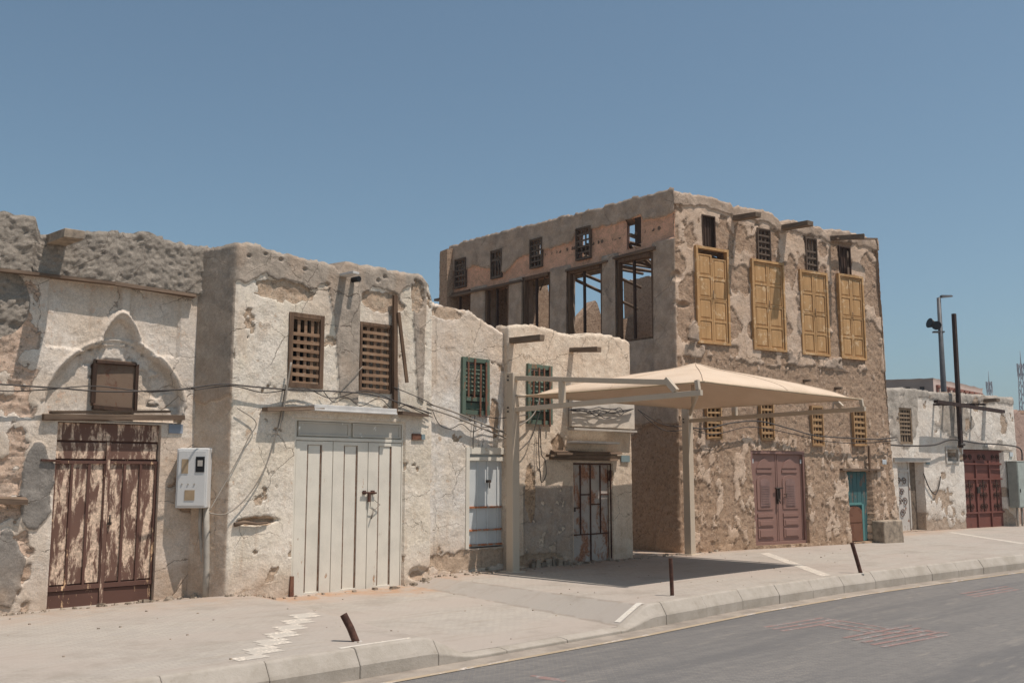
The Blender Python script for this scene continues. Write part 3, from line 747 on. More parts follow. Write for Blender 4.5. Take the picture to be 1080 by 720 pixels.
def lay2(U, Z, top):
    a = L4(U); u = U - RL; n = fbm(U, Z, 1.8, 5, 41); n2 = fbm(U, Z, 6, 4, 42)
    low = np.interp(u, cem2[:, 0], cem2[:, 1]); c = ss(-.04, .04, Z - low - .18 * (n2 - .5))
    ret = U < RL - .02
    a[..., 0] = np.where(ret, ss(-.1, .1, Z - 2.75 - .5 * (n - .5)), c)
    for (px, py, ru, rz, s) in ((300, 306, .55, .16, 1), (402, 318, .42, .17, 1), (440, 312, .15, .3, .6), (272, 549, .34, .07, 1), (244, 400, .03, .9, .8), (441, 606, .14, .08, 1)):
        q_ = F2.uz(px, py); e = ss(1.15, .85, np.hypot((u - q_[0]) / ru, (Z - q_[1]) / rz) + .8 * (n2 - .5)) * s
        a[..., 1] = np.maximum(a[..., 1], e * (~ret))
    a[..., 1] = np.maximum(a[..., 1], ss(.70, .75, fbm(U, Z, 3.4, 5, 44)) * (~ret) * (Z < low))
    a[..., 0] *= 1 - .9 * (a[..., 1] > .5) * (~ret)
    a[..., 2] = np.where(ret, .75 * ss(3.2, 2.6, Z) + .2 * ss(.3, .6, n2), .8 * ss(.55, 0, Z + .5 * (n - .5)) + .5 * ss(.5, .7, fbm(U, Z * .4, 3, 4, 47)) * ss(2.9, 3.3, Z))
    a[..., 2] = np.clip(a[..., 2], 0, 1)
    return a
def rel2(U, Z, top, lay):
    d = base_relief(U, Z, top, lay, 51); u = U - RL
    g_ = F2.uz(272, 549); d = d - .09 * ss(1.1, .7, np.hypot((u - g_[0]) / .36, (Z - g_[1]) / .045) + .5 * (fbm(U, Z, 8, 3, 4) - .5)) * (U > RL)
    g_ = F2.uz(375, 297); d = d - .02 * ss(1.1, .7, np.hypot((u - g_[0]) / .1, (Z - g_[1]) / .05))
    for (px, py) in ((262, 270), (280, 268), (296, 274), (321, 284), (345, 300), (398, 296), (405, 292)):
        g_ = F2.uz(px, py); d = d - .04 * ss(1, .5, np.hypot((u - g_[0]) / .05, (Z - g_[1]) / .035))
    lap = F2.uz(440, 600); d = d - .05 * ss(1.2, .7, np.hypot((u - lap[0]) / .2, (Z - lap[1] + .06) / .10) + .9 * (fbm(U, Z, 9, 4, 6) - .5))
    return d
W2.build('wall', M_S2, r2, F2.M, -.5, top2, [o2(la), o2(lb), o2(door2)], lay2, rel2, .022, .42)
rear(r2, F2, .05, L2 - .02, .45, 6, 4.2, M_S2)
lattice(r2, F2, la, 4, 8, LATT, WOOD, .03, .42, fw=.07); lattice(r2, F2, lb, 4, 9, LATT, WOOD, .03, .42, fw=.045)
A = F2.uz(361, 290); spout(r2, F2, A[0], A[1], .38, .13, .05, WCONC, .02, 'drain_spout')
A = F2.uz(370, 293); m = MB(); m.tube([(A[0] + .02, .1, A[1] - .03), (A[0] + .02, -.2, A[1] - .04)], .045, 10); m.build('drain_pipe', DARK, r2, F2.M)
# plank post beside the right lattice, with a broken slat
m = MB(); A = F2.uz(414, 312); B = F2.uz(414, 437); m.beam((A[0], -.07, A[1]), (B[0], -.07, B[1]), .085, .05, .006, (0, 1, 0)); m.build('timber_post', WOOD, r2, F2.M)
m = MB(); A = F2.uz(416, 330); B = F2.uz(424, 404); m.beam((A[0], -.11, A[1]), (B[0], -.13, B[1]), .055, .025, .004, (0, 1, 0)); m.build('broken_slat', WOOD, r2, F2.M)
# ledge above the door
m = MB(); A = F2.uz(276, 430); B = F2.uz(330, 428.5); C_ = F2.uz(446, 438)
m.beam((A[0], -.09, A[1] - .02), (B[0] + .1, -.09, B[1] - .02), .16, .05, .008); m.build('ledge_board', WOODX, r2, F2.M); m = MB(); m.beam((C_[0] - .55, -.08, C_[1] + .02), (C_[0], -.08, C_[1]), .14, .05, .008); m.build('ledge_board', WOODX, r2, F2.M)
m = MB(); A = F2.uz(325, 430); B = F2.uz(412, 436)
m.box(A[0], B[0], -.17, -.0, A[1] - .04, A[1] + .05); m.box(A[0], B[0], -.185, -.17, A[1] - .05, A[1] - .02); m.build('shutter_housing', WCONC, r2, F2.M, bevel=.01)
# white metal door
u0, u1, z0, z1 = door2; m = MB(); y = .06; zt = z1 - .32
m.box(u0, u1, y + .03, y + .05, z0, z1); fw = .05
m.box(u0, u0 + fw, y - .02, y + .03, z0, z1); m.box(u1 - fw, u1, y - .02, y + .03, z0, z1); m.box(u0 + fw, u1 - fw, y - .02, y + .03, z1 - .04, z1); m.box(u0 + fw, u1 - fw, y - .02, y + .03, zt - .02, zt + .03)
d = m.build('door', WHITE_DOOR, r2, F2.M, bevel=.003)
um = (u0 + u1) / 2
for (a, b) in ((u0 + .12, um - .06), (um + .06, u1 - .10)):
    m = MB(); m.box(a - .03, a, y - .01, y + .03, zt + .05, z1 - .05); m.box(b, b + .03, y - .01, y + .03, zt + .05, z1 - .05); m.box(a, b, y - .01, y + .03, z1 - .075, z1 - .05); m.box(a, b, y - .01, y + .03, zt + .05, zt + .075); m.box(a, b, y + .005, y + .03, zt + .075, z1 - .075)
    m.build('transom_panel', GREY_DOOR, d, F2.M)
w3 = (u1 - u0 - 2 * fw) / 3
for k in range(3):
    a = u0 + fw + w3 * k + .006; b = a + w3 - .012; m = MB()
    wv = b - a; xs = [a, a + wv * .30, a + wv * .345, a + wv * .66, a + wv * .705, b]
    m.box(xs[0], xs[1], y - .012, y + .03, z0 + .03, zt - .03); m.box(xs[2], xs[3], y + .004, y + .03, z0 + .03, zt - .09); m.box(xs[4], xs[5], y - .012, y + .03, z0 + .03, zt - .03)
    m.box(xs[1], xs[4], y - .012, y + .03, zt - .085, zt - .03); m.box(xs[1], xs[4], y - .010, y + .03, z0 + .03, z0 + .07)
    lf = m.build('door_leaf', WHITE_DOOR, d, F2.M, bevel=.003)
    for xx in (xs[1] + wv * .022, xs[3] + wv * .022):
        m = MB(); m.tube([(xx + random.uniform(-.004, .004), y + .008 + random.uniform(-.004, .004), z0 + .07 + j * (zt - z0 - .17) / 30) for j in range(31)], .008, 5); m.build('rusty_seam', SEAM, d, F2.M)
ul = u0 + fw + 2 * w3
zl = F2.uz(392, 519)[1]
m = MB(); m.tube([(ul - .13, y - .05, zl), (ul + .15, y - .05, zl - .01)], .014); m.box(ul - .10, ul - .05, y - .045, y, zl - .03, zl + .03); m.box(ul + .06, ul + .12, y - .045, y, zl - .03, zl + .03); m.box(ul - .01, ul + .03, y - .06, y - .03, zl - .15, zl - .01)
m.build('bolt', RUSTPIPE, d, F2.M)
m = MB(); m.tube([(ul + .05, y - .05, zl - .05), (ul + .02, y - .06, zl - .25), (ul + .12, y - .06, zl - .27), (ul + .22, y - .06, zl - .2), (ul + .1, y - .06, zl - .12)], .007, 5); m.tube([(ul + .10, y - .05, zl - .28), (ul + .05, y - .055, zl - .42)], .012, 6); m.build('chain', CABLEL, d, F2.M)
m = MB(); m.box(u0 - .03, u0 + .035, -.03, .05, z0, z0 + .34, .01) ; m.build('rotten_jamb', RUSTS, r2, F2.M)
m = MB(); A = F2.uz(246, 553); m.tube([(A[0], -.03, A[1]), (A[0] + .15, -.05, A[1] + .03), (A[0] + .35, -.04, A[1]), (A[0] + .55, -.02, A[1] + .01)], .035, 7, .015); m.build('exposed_root_timber', WOODX, r2, F2.M)
A = F2.uz(434, 457); B = F2.uz(447, 464); m = MB(); m.box(A[0], B[0] - .08, -.03, -.0, B[1], A[1]); m.build('house_number_plate', RUSTS, r2, F2.M)
m = MB(); m.box(B[0] - .075, B[0], -.035, -.005, B[1] + .01, A[1] - .01); m.build('house_number_tag', TEALTAG, r2, F2.M)

#================================================================== 3. pale house with blue door
s3l = s2r; s3r = sx(536, T3, 470)
F3 = street_frame(T3, s3l)
r3 = thing('old_house', 'narrow pale house with a green barred shutter over a pale blue metal door', 'house', F3.M)
L3 = s3r - s3l + .25
sh3 = F3.rect(487, 514, 379, 379, 436); d3 = F3.rect(493, 538, 474, 474, 577)
cT3 = np.array([F3.uz(*p) for p in [(455, 320), (475, 323), (495, 329), (512, 339), (530, 350), (545, 352)]])
def top3(u): return np.interp(u, cT3[:, 0], cT3[:, 1]) + .04 * (fbm(u, u * 0, 4, 3, 61) - .5)
def lay3(U, Z, top):
    a = L4(U); n = fbm(U, Z, 1.8, 5, 71); n2 = fbm(U, Z, 6, 4, 72)
    for (px, py, ru, rz) in ((500, 590, 1.5, .16), (522, 440, .12, .3), (470, 330, .4, .12)):
        q_ = F3.uz(px, py); a[..., 1] = np.maximum(a[..., 1], ss(1.15, .85, np.hypot((U - q_[0]) / ru, (Z - q_[1]) / rz) + .9 * (n2 - .5)))
    a[..., 1] = np.maximum(a[..., 1], ss(.72, .76, fbm(U, Z, 3, 5, 74)))
    a[..., 2] = np.clip(.9 * ss(.9, .2, Z + .6 * (n - .5)) + .75 * ss(2.9, 3.4, Z + .5 * (n - .5)), 0, 1)
    return a
W3 = Wall([(0, 0), (L3, 0)])
def rel3(U, Z, top, lay):
    d = base_relief(U, Z, top, lay, 81)
    uc = F3.uz(459, 400)[0]; d = d - .035 * ss(.014, 0, np.abs(U - uc - .05 * (fbm(Z, Z * 0, 2, 3, 5) - .5)))
    uc = F3.uz(463, 400)[0] + .35; d = d - .02 * ss(.012, 0, np.abs(U - uc - .05 * (fbm(Z, Z * 0, 2, 3, 9) - .5))) * (Z > 3)
    return d
W3.build('wall', M_S3, r3, F3.M, -.5, top3, [sh3, d3], lay3, rel3, .022, .4)
rear(r3, F3, .0, L3 - .3, .42, 6, 3.5, M_S3)
def barred_shutter(root, fr, r, seed, broken=0):
    random.seed(seed); u0, u1, z0, z1 = r; m = MB(); fw = .06
    m.box(u0 - .02, u0 + fw, -.05, .05, z0 - .02, z1 + .02, .005); m.box(u1 - fw, u1 + .02, -.05, .05, z0 - .02, z1 + .02, .005)
    m.box(u0 + fw, u1 - fw, -.045, .05, z1 - fw, z1 + .02, .005); m.box(u0 + fw, u1 - fw, -.045, .05, z0 - .02, z0 + fw, .005); m.box(u0 + fw, u1 - fw, -.03, .03, z0 + .22, z0 + .30, .005)
    s_ = m.build('shutter', GREEN, root, fr.M)
    m = MB(); n = 7
    for k in range(n):
        zz = z0 + .34 + (z1 - z0 - .45) * k / n
        m.quadbox([(u0 + fw, .02, zz), (u1 - fw, .02, zz), (u1 - fw, .05, zz + .03), (u0 + fw, .05, zz + .03), (u0 + fw, -.01, zz + .07), (u1 - fw, -.01, zz + .07), (u1 - fw, .02, zz + .10), (u0 + fw, .02, zz + .10)])
    m.box(u0 + fw, u1 - fw, .02, .05, z0 + .08, z0 + .2); m.build('louvre', GREEN, s_, fr.M)
    n = 4
    for k in range(n):
        x = u0 + fw + .03 + (u1 - u0 - 2 * fw - .06) * k / (n - 1); m = MB(); zb = z0 + (.28 if k < 2 else -.06)
        m.beam((x + random.uniform(-.02, .02), -.075, zb), (x + random.uniform(-.02, .02), -.075, z1 - random.uniform(0, .1)), .035, .02, .003, (0, 1, 0)); m.build('bar', RUSTS, s_, fr.M)
    return s_
barred_shutter(r3, F3, sh3, 3)
u0, u1, z0, z1 = d3; m = MB(); y = .06
m.box(u0 - .05, u0 + .03, -.02, .09, z0, z1 + .04, .004); m.box(u1 - .03, u1 + .05, -.02, .09, z0, z1 + .04, .004); m.box(u0 + .03, u1 - .03, -.02, .09, z1 - .08, z1 + .04, .004); m.box(u0 + .03, u1 - .03, -.0, .09, z1 - .2, z1 - .13, .004)
d = m.build('door', WHITE_DOOR, r3, F3.M)
m = MB(); zh = z0 + (z1 - z0) * .36
um = (u0 + u1) / 2
m.box(u0 + .03, u1 - .03, y, y + .03, z0 + .02, z1 - .04)
for k in range(5): x = u0 + .03 + (u1 - u0 - .06) * k / 4; m.box(x - .012, x + .012, y - .02, y, z0 + .03, z1 - .2)
m.build('door_leaf', BLUE_DOOR, d, F3.M)
m = MB()
for f_ in (.02, .17, .40): m.box(u0 + .03, u1 - .03, y - .03, y - .001, z0 + (z1 - z0) * f_, z0 + (z1 - z0) * f_ + .035, .004)
m.build('rusty_rail', paint("rust_rail", (168, 150, 136), (150, 96, 66), .45, .8), d, F3.M)
m = MB(); m.box(um - .05, um + .05, y - .06, y - .02, z0 + 1.15, z0 + 1.2); m.tube([(um + .02, y - .05, z0 + 1.18), (um + .02, y - .05, z0 + 1.05)], .012); m.build('latch', PADLOCK, d, F3.M)

#================================================================== 4. warm house behind the carport
s4l = sx(536, T4, 470); s4r = sx(667, T4, 480)
F4 = street_frame(T4, s4l)
r4 = thing('old_house', 'low beige house behind the carport with a rusted grey iron door and second green shutter', 'house', F4.M)
L4_ = s4r - s4l
W4 = Wall([(0, .35), (0, 0), (L4_, 0), (L4_, .8)], .05)
O4 = .35
sh4 = F4.rect(556, 580, 386, 386, 446); d4 = F4.rect(605, 647, 488, 488, 593)
def o4(r): return (r[0] + O4, r[1] + O4, r[2], r[3])
cT4 = np.array([F4.uz(*p) for p in [(534, 343), (545, 342), (575, 344), (597, 352), (601, 354), (606, 352), (640, 354), (660, 358), (668, 361)]])
def top4(u): return np.interp(u - O4, cT4[:, 0], cT4[:, 1]) + .05 * (fbm(u, u * 0, 4, 3, 91) - .5)
def lay4(U, Z, top):
    a = L4(U); u = U - O4; n = fbm(U, Z, 1.8, 5, 101); n2 = fbm(U, Z, 6, 4, 102)
    for (px, py, ru, rz) in ((566, 590, .7, .12), (560, 520, .14, .5), (640, 500, .2, .2), (590, 470, .2, .2)):
        q_ = F4.uz(px, py); a[..., 1] = np.maximum(a[..., 1], ss(1.15, .85, np.hypot((u - q_[0]) / ru, (Z - q_[1]) / rz) + .9 * (n2 - .5)))
    zc = F4.uz(580, 512)[1]; a[..., 0] = ss(.03, -.03, Z - zc) * ss(-.05, .05, u - F4.uz(552, 540)[0]) * ss(.2, .4, n2) * (u < F4.uz(604, 540)[0])
    a[..., 2] = np.clip(.55 * ss(.8, .0, Z + .7 * (n - .5)) + .3 * ss(.4, .6, n2), 0, 1)
    return a
def rel4(U, Z, top, lay):
    u = U - O4; d = base_relief(U, Z, top, lay, 111); zc = F4.uz(580, 512)[1]
    return d - .03 * ((Z < zc) & (Z > .12) & (u > F4.uz(553, 540)[0]) & (u < F4.uz(602, 540)[0]))
W4.build('wall', M_S4, r4, F4.M, -.4, top4, [o4(sh4), o4(d4)], lay4, rel4, .022, .4)
rear(r4, F4, .02, L4_ - .02, .42, 1.9, 3.5, M_S4)
barred_shutter(r4, F4, sh4, 9)
A = F4.uz(535, 357); spout(r4, F4, A[0] + .12, A[1] - .02, .78, .13, .11, WOODY, .03)
A = F4.uz(602, 367); spout(r4, F4, A[0] + .02, A[1] - .02, .72, .13, .09, WOODY, .07)
A = F4.uz(599, 416); B = F4.uz(664, 452); m = MB(); m.box(A[0], B[0] + .05, -.10, -.02, F4.uz(630, 451)[1], F4.uz(630, 417)[1]); m.build('wall_panel', PALEP, r4, F4.M, bevel=.008)
m = MB(); zq = F4.uz(630, 453)[1]; m.box(A[0], B[0] + .05, -.16, .0, zq - .03, zq + .01); m.build('ledge', CONC, r4, F4.M)
m = MB(); A = F4.uz(598, 466); B = F4.uz(640, 466); m.box(A[0], B[0], -.34, .0, A[1] - .02, A[1] + .02); m.build('canopy_slab', WCONC, r4, F4.M, bevel=.005)
m = MB(); A = F4.uz(574, 480); B = F4.uz(652, 481)
for k in range(5): m.beam((A[0] + random.uniform(0, .3), -.05 - .03 * k % .1, A[1] - .05 + .03 * k), (B[0] - random.uniform(0, .3), -.06, B[1] - .06 + .03 * k), .12, .04, .02)
m.build('crumbling_lintel', WOODX, r4, F4.M)
u0, u1, z0, z1 = d4; m = MB(); y = .1
m.box(u0, u0 + .035, .03, .12, z0, z1); m.box(u1 - .035, u1, .03, .12, z0, z1); m.box(u0 + .035, u1 - .035, .03, .12, z1 - .035, z1); d = m.build('door', RUSTPIPE, r4, F4.M)
m = MB(); m.box(u0 + .035, u1 - .035, y, y + .02, z0 + .02, z1 - .035); lf = m.build('door_sheet', IRON_DOOR, d, F4.M)
m = MB(); n = 4; zm = z0 + .55
for k in range(1, n): x = u0 + (u1 - u0) * k / n; m.box(x - .009, x + .009, y - .025, y, zm if k != 2 else z0, z1 - .04)
for (a, b, f_) in ((0, 1, .55), (1, 2, .68), (2, 3, .58), (3, 4, .68), (0, 4, None)):
    zz = zm if f_ is None else z0 + (z1 - z0) * f_; m.box(u0 + (u1 - u0) * a / n + .03, u0 + (u1 - u0) * b / n - .015, y - .022, y, zz - .012, zz + .012)
m.box(u0 + .035, u0 + .06, y - .02, y, z0, z1 - .04); m.box(u1 - .06, u1 - .035, y - .02, y, z0, z1 - .04); m.build('iron_bar', RUSTPIPE, d, F4.M)
m = MB(); m.box(u0 + .05, u0 + .12, y - .05, y - .02, z0 + 1.0, z0 + 1.08); m.build('lock', PADLOCK, d, F4.M)
A = F4.uz(654, 480); B = F4.uz(663, 487); m = MB(); m.box(A[0], B[0], -.035, -.015, B[1], A[1]); m.build('house_number_tag', TEALTAG, r4, F4.M)
m = MB()
for k in range(14):
    x = F4.uz(556 + k * 3.4, 580)[0]; h = random.uniform(.04, .16); m.box(x, x + random.uniform(.06, .14), -.12 + random.uniform(-.03, .03), 0, -.05, h, .03)
m.build('rubble_footing', STONEM, r4, F4.M, bevel=.01)

#================================================================== 5. two-storey ruin
RC = gp(719, 583); RD = (.8501, .5266); LD = (-.6696, .7427)
FR = Frame(RC, RD)
LRT = FR.uz(948, 540)[0]
kx = (465 - 540) / 1050
LL = (RC[0] + 0.0714 * RC[1]) / (.6696 - .0714 * .7427) + .15
LE = (RC[0] + LD[0] * LL, RC[1] + LD[1] * LL)
FL = Frame(LE, (-LD[0], -LD[1]))
RE = (RC[0] + RD[0] * LRT, RC[1] + RD[1] * LRT)
BK = (RE[0] + LD[0] * LL, RE[1] + LD[1] * LL)
r5 = thing('ruined_house', 'tall two-storey mud house in ruin with ochre shutters and open window frames', 'house', FR.M)
# openings
shut = [FR.rect(738, 771, 262, 262, 361), FR.rect(797, 830, 276, 276, 368), FR.rect(848, 876, 287, 287, 373), FR.rect(889, 914, 291, 291, 377)]
vent = [FR.rect(745, 759, 226, 226, 261), FR.rect(803, 817, 240, 240, 275), FR.rect(854, 866, 250, 250, 286), FR.rect(890, 902, 259, 259, 291)]
low = [FR.rect(746, 762, 428, 428, 463), FR.rect(803, 817, 424, 424, 464), FR.rect(857, 869, 428, 428, 470), FR.rect(901, 914, 432, 432, 470)]
db = FR.rect(795, 852, 475, 475, 574); dt_ = FR.rect(896, 922, 497, 497, 571)
lv = [FL.rect(477, 488.5, 272, 272, 303), FL.rect(515, 526.5, 263, 263, 293), FL.rect(556, 569, 251, 251, 282), FL.rect(604.5, 620, 239, 239, 273), FL.rect(657, 672, 229, 229, 261)]
lo = [FL.rect(470, 495, 307, 307, 352), FL.rect(509, 534, 300, 300, 352), FL.rect(549, 578, 289, 289, 354), FL.rect(596, 633, 281, 281, 356), FL.rect(648, 687, 269, 269, 359)]
zsill = lo[4][2]; lo = [(a, b, zsill, d_) for a, b, c, d_ in lo]
def oR(r): return (r[0] + LL, r[1] + LL, r[2], r[3])
# local path of the walls in the FR frame
PL = FR.loc(*LE); PR = (LRT, 0); PB = FR.loc(*BK)
WR = Wall([PL, (0, 0), PR, PB], .12)
ctl = np.array([FL.uz(*p) for p in [(462, 262), (500, 250), (540, 240), (600, 225), (650, 212), (690, 201), (706, 197)]])
ctr = np.array([FR.uz(*p) for p in [(706, 197), (730, 203), (760, 208), (775, 213), (778, 219), (783, 216), (815, 222), (826, 230), (829, 233), (835, 230), (860, 236), (874, 241), (878, 245), (884, 240), (905, 245), (922, 250)]])
ctr[0, 0] = 0
def topR(u):
    return np.where(u < LL, np.interp(u, ctl[:, 0], ctl[:, 1]), np.interp(u - LL, ctr[:, 0], ctr[:, 1])) + .06 * (fbm(u, u * 0, 3, 4, 121) - .5)
ledL = np.array([FL.uz(*p) for p in [(458, 313), (520, 303), (600, 283), (706, 256)]])
cemL = np.array([FL.uz(*p) for p in [(458, 285), (475, 285), (500, 280), (530, 287), (545, 270), (572, 262), (600, 255), (604, 244), (625, 240), (640, 236), (655, 232), (672, 225), (675, 232), (700, 228), (706, 222)]])
pilX = [(535, 549), (578, 597), (633, 648), (687, 716), (495, 509), (450, 470)]
pil = [(FL.uz(a, 310)[0], FL.uz(b, 310)[0]) for a, b in pilX]
blobs = []
random.seed(5)
for k in range(34):
    blobs.append((random.uniform(.2, LRT - .1), random.uniform(4.6, 7.4), random.uniform(.12, .4), random.uniform(.15, .5)))
zmid = FR.uz(800, 382)[1]; zl2 = FR.uz(800, 470)[1]
def layR(U, Z, top):
    a = L4(U); n = fbm(U, Z, 1.5, 5, 131); n2 = fbm(U, Z, 5, 5, 132); n3 = fbm(U, Z, 1.1, 5, 137)
    left = U < LL; u = U - LL; right = (~left) & (u < LRT)
    # left facade: cement band, pink field, grey pilasters
    cz = np.interp(U, cemL[:, 0], cemL[:, 1]); lz = np.interp(U, ledL[:, 0], ledL[:, 1])
    c = ss(-.03, .03, Z - cz - .15 * (n2 - .5)); c = np.maximum(c, (Z < lz - .03) * 1.0)
    for (p, q_) in pil: c = np.maximum(c, ((U > p - .05) & (U < q_ + .05) & (Z < lz + .12)) * 1.0)
    a[..., 0] = np.where(left, c, 0)
    a[..., 0] = np.where(left, a[..., 0] * (1 - ss(3.2, 2.4, Z)), a[..., 0])
    a[..., 1] = np.where(left, ss(3.2, 2.4, Z + (n - .5)) , 0)
    # right facade
    capm = ss(.38, .2, top - Z - .15 * (n2 - .5)); a[..., 0] = np.where(right, capm, a[..., 0])
    e = ss(.53, .57, n3 + .25 * (n2 - .5)) * (Z > zmid)
    for (bu, bz, ru, rz) in blobs: e = np.maximum(e, ss(1.1, .9, np.hypot((u - bu) / ru, (Z - bz) / rz) + 1.1 * (n2 - .5)))
    e = np.where(Z < zmid + .35 * (n - .5), ss(.20, .30, fbm(U * 1.5, Z * .8, 5, 5, 139)), e)
    wl = ss(.50, .60, fbm(U * 1.3, Z * .7, 4.2, 6, 140, .65)) * ss(zl2 + .5, zl2 + .1, Z)
    e = np.where(Z < zl2 + .5, np.maximum(0, e - wl), e)
    e = e * (1 - (capm > .5))
    a[..., 1] = np.where(right, e, a[..., 1]); a[..., 1] = np.where(u >= LRT, .8, a[..., 1])
    gp_ = right & (Z < 6.2) & (Z > zmid); a[..., 0] = np.maximum(a[..., 0], gp_ * ss(.54, .64, fbm(U, Z, 1.3, 5, 145)) * .9 * (a[..., 1] < .5))
    a[..., 2] = np.clip(.6 * ss(.5, 0, Z + .6 * (n - .5)) + .25 * ss(.45, .6, n2), 0, 1); a[..., 3] = left * (Z > lz) * 1.0; a[..., 3] *= 1 - (a[..., 0] > .5)
    return a
def relR(U, Z, top, lay):
    l2 = lay.copy(); l2[..., 3] = 0; l2[..., 1] *= .75; d = base_relief(U, Z, top, l2, 151, 1.25); left = U < LL; u = U - LL
    lz = np.interp(U, ledL[:, 0], ledL[:, 1])
    for (p, q_) in pil: d = d + .05 * (left & (U > p) & (U < q_) & (Z < lz + .08 + .1 * fbm(U, Z, 4, 2, 4)))
    cz = np.interp(U, cemL[:, 0], cemL[:, 1]); d = d + .02 * (left & (Z > cz + .12 * (fbm(U, Z, 5, 4, 132) - .5)))
    d = d + .05 * ss(3.6, .0, Z)             # battered foot
    for (px, py, ru, rz) in ((716, 290, .25, .12), (722, 320, .3, .08)):
        q_ = FR.uz(px, py); d = d - .07 * ss(1.1, .7, np.hypot((u - q_[0]) / ru, (Z - q_[1]) / rz) + .8 * (fbm(U, Z, 6, 3, 8) - .5))
    return d
uk = FL.uz(466, 290)[0]
def keepR(u, z):
    edge = .30 + .65 * (fbm(z, z * 0, 2.1, 5, 161) - .5) - .32 * ss(7.6, 6.4, z) + .5 * ss(7.5, 8.2, z) * 0
    return ~((u < edge) & (z > 4.5))
WR.build('wall', M_RU, r5, FR.M, -.4, topR, lv + lo + [oR(x) for x in shut + vent + low + [db, dt_]], layR, relR, .034, .5, keepf=keepR, lean=.018)
# back wall, broken down
WB = Wall([PB, PL], .05)
def topB(u): return np.interp(u, [0, .8, 1.6, 2.1, 2.6, 3.1, 3.7, 4.0, 9], [6.5, 6.7, 6.4, 7.2, 6.5, 6.1, 6.3, 8.0, 8.0]) + .6 * (fbm(u, u * 0, 1.9, 4, 171) - .5)
WB.build('back_wall', M_RU, r5, FR.M, -.4, topB, [], lambda U, Z, t: np.stack([0 * U, 0 * U + .8, 0 * U, 0 * U], -1), lambda U, Z, t, l: base_relief(U, Z, t, l, 175, 1.4), .08, .5, zfix=4.5)
# upper floor slab (quadrilateral)
def quadslab(name, pts, z0, z1, mat):
    m = MB(); m.quadbox([(p[0], p[1], z0) for p in pts] + [(p[0], p[1], z1) for p in pts]); return m.build(name, mat, r5, FR.M)
def lerp(a, b, f): return (a[0] + (b[0] - a[0]) * f, a[1] + (b[1] - a[1]) * f)
def inn(fu, fv):     # inside the footprint, fu along the right facade, fv towards the back
    a = lerp((0, 0), PR, fu); b = lerp(PL, PB, fu); return lerp(a, b, fv)
quadslab('upper_floor', [inn(.07, .06), inn(.93, .06), inn(.93, .94), inn(.07, .94)], 4.0, 4.2, MUD)
quadslab('roof', [inn(.07, .44), inn(.40, .60), inn(.42, .94), inn(.07, .94)], 7.35, 7.55, MUD)
random.seed(12)
for k in range(24):
    f = .07 + k * .022 + random.uniform(-.01, .01); a = inn(.02, f); b = inn(random.uniform(.30, .62), f + random.uniform(-.05, .05)); dz = random.choice([0, 0, -.25, -.7, -.1, -1.1])
    m = MB(); m.tube([(a[0], a[1], 7.38), (b[0], b[1], 7.38 + dz)], .05, 6, .04); m.build('rafter', WOODX, r5, FR.M)
for k in range(6):
    f = .52 + k * .07; a = inn(.06, f); m = MB(); m.tube([(a[0], a[1], 7.3), (a[0] + random.uniform(-.3, .3), a[1] + .3, 6.2 + random.random() * .5)], .02, 5); m.build('hanging_lath', WOODX, r5, FR.M)
m = MB()
for k in range(40):
    p = inn(random.uniform(.1, .6), random.uniform(.15, .9)); q_ = random.uniform(.15, .5); m.box(p[0] - q_, p[0] + q_, p[1] - q_, p[1] + q_, 4.1, 4.2 + q_ * random.uniform(.5, 2.2), .12)
o = m.build('rubble_heap', STONEM, r5, FR.M, bevel=.04)
# shutters on the right facade
for i, r in enumerate(shut):
    u0, u1, z0, z1 = r; lz = .018 * z0; y = .018 * (z0 + .3) + .02
    m = MB(); fw = .035; m.box(u0 - .02, u0 + fw, y - .05, y + .06, z0 - .03, z1 + .03, .004); m.box(u1 - fw, u1 + .02, y - .05, y + .06, z0 - .03, z1 + .03, .004); m.box(u0 + fw, u1 - fw, y - .05, y + .06, z1 - .03, z1 + .03, .004); m.box(u0 + fw, u1 - fw, y - .05, y + .06, z0 - .03, z0 + .02, .004)
    s_ = m.build('shutter', OCHRE, r5, FR.M)
    um = (u0 + u1) / 2
    gap = .18 if i == 0 else 0
    for (a, b) in ((u0 + fw + .004, um - .004), (um + .004, u1 - fw - .004)):
        m = MB(); zt = z1 - .04 - gap * (.6 if a < um - .1 and a < um else 1)
        panel_leaf(m, a, b, z0 + .025, (zt + z0) / 2 - .004, y, 2); panel_leaf(m, a, b, (zt + z0) / 2 + .004, zt, y, 2); m.build('shutter_leaf', OCHRE, s_, FR.M)
    m = MB(); m.tube([(um, y - .05, (z0 + z1) / 2 + .12), (um, y - .05, (z0 + z1) / 2 - .1)], .008, 5); m.build('catch', PADLOCK, s_, FR.M)
for i, r in enumerate(vent):
    y = .018 * (r[2] + .3) + .03
    if i in (1, 2): lattice(r5, FR, r, 3, 5, LATTG, LATTG, y, .3, fw=.03)
    else:
        u0, u1, z0, z1 = r; m = MB(); m.box(u0, u0 + .03, y - .03, y + .05, z0, z1); m.box(u1 - .03, u1, y - .03, y + .05, z0, z1); m.box(u0 + .03, u1 - .03, y - .03, y + .05, z1 - .03, z1); m.box(u0 + .03, u1 - .03, y - .03, y + .05, z0, z0 + .04)
        s_ = m.build('small_window', DARKW, r5, FR.M); m = MB(); m.box(u0 + .03, u1 - .03, y + .05, y + .08, z0 + .04, z1 - .03)
        for k in range(4): m.box(u0 + .03 + (u1 - u0 - .06) * k / 4, u0 + .04 + (u1 - u0 - .06) * k / 4, y + .035, y + .05, z0 + .04, z1 - .03)
        m.build('board', DARKW, s_, FR.M)
for r in low: lattice(r5, FR, r, 3, 6, OCHRE_L, OCHRE_L, .05, .42, fw=.035)
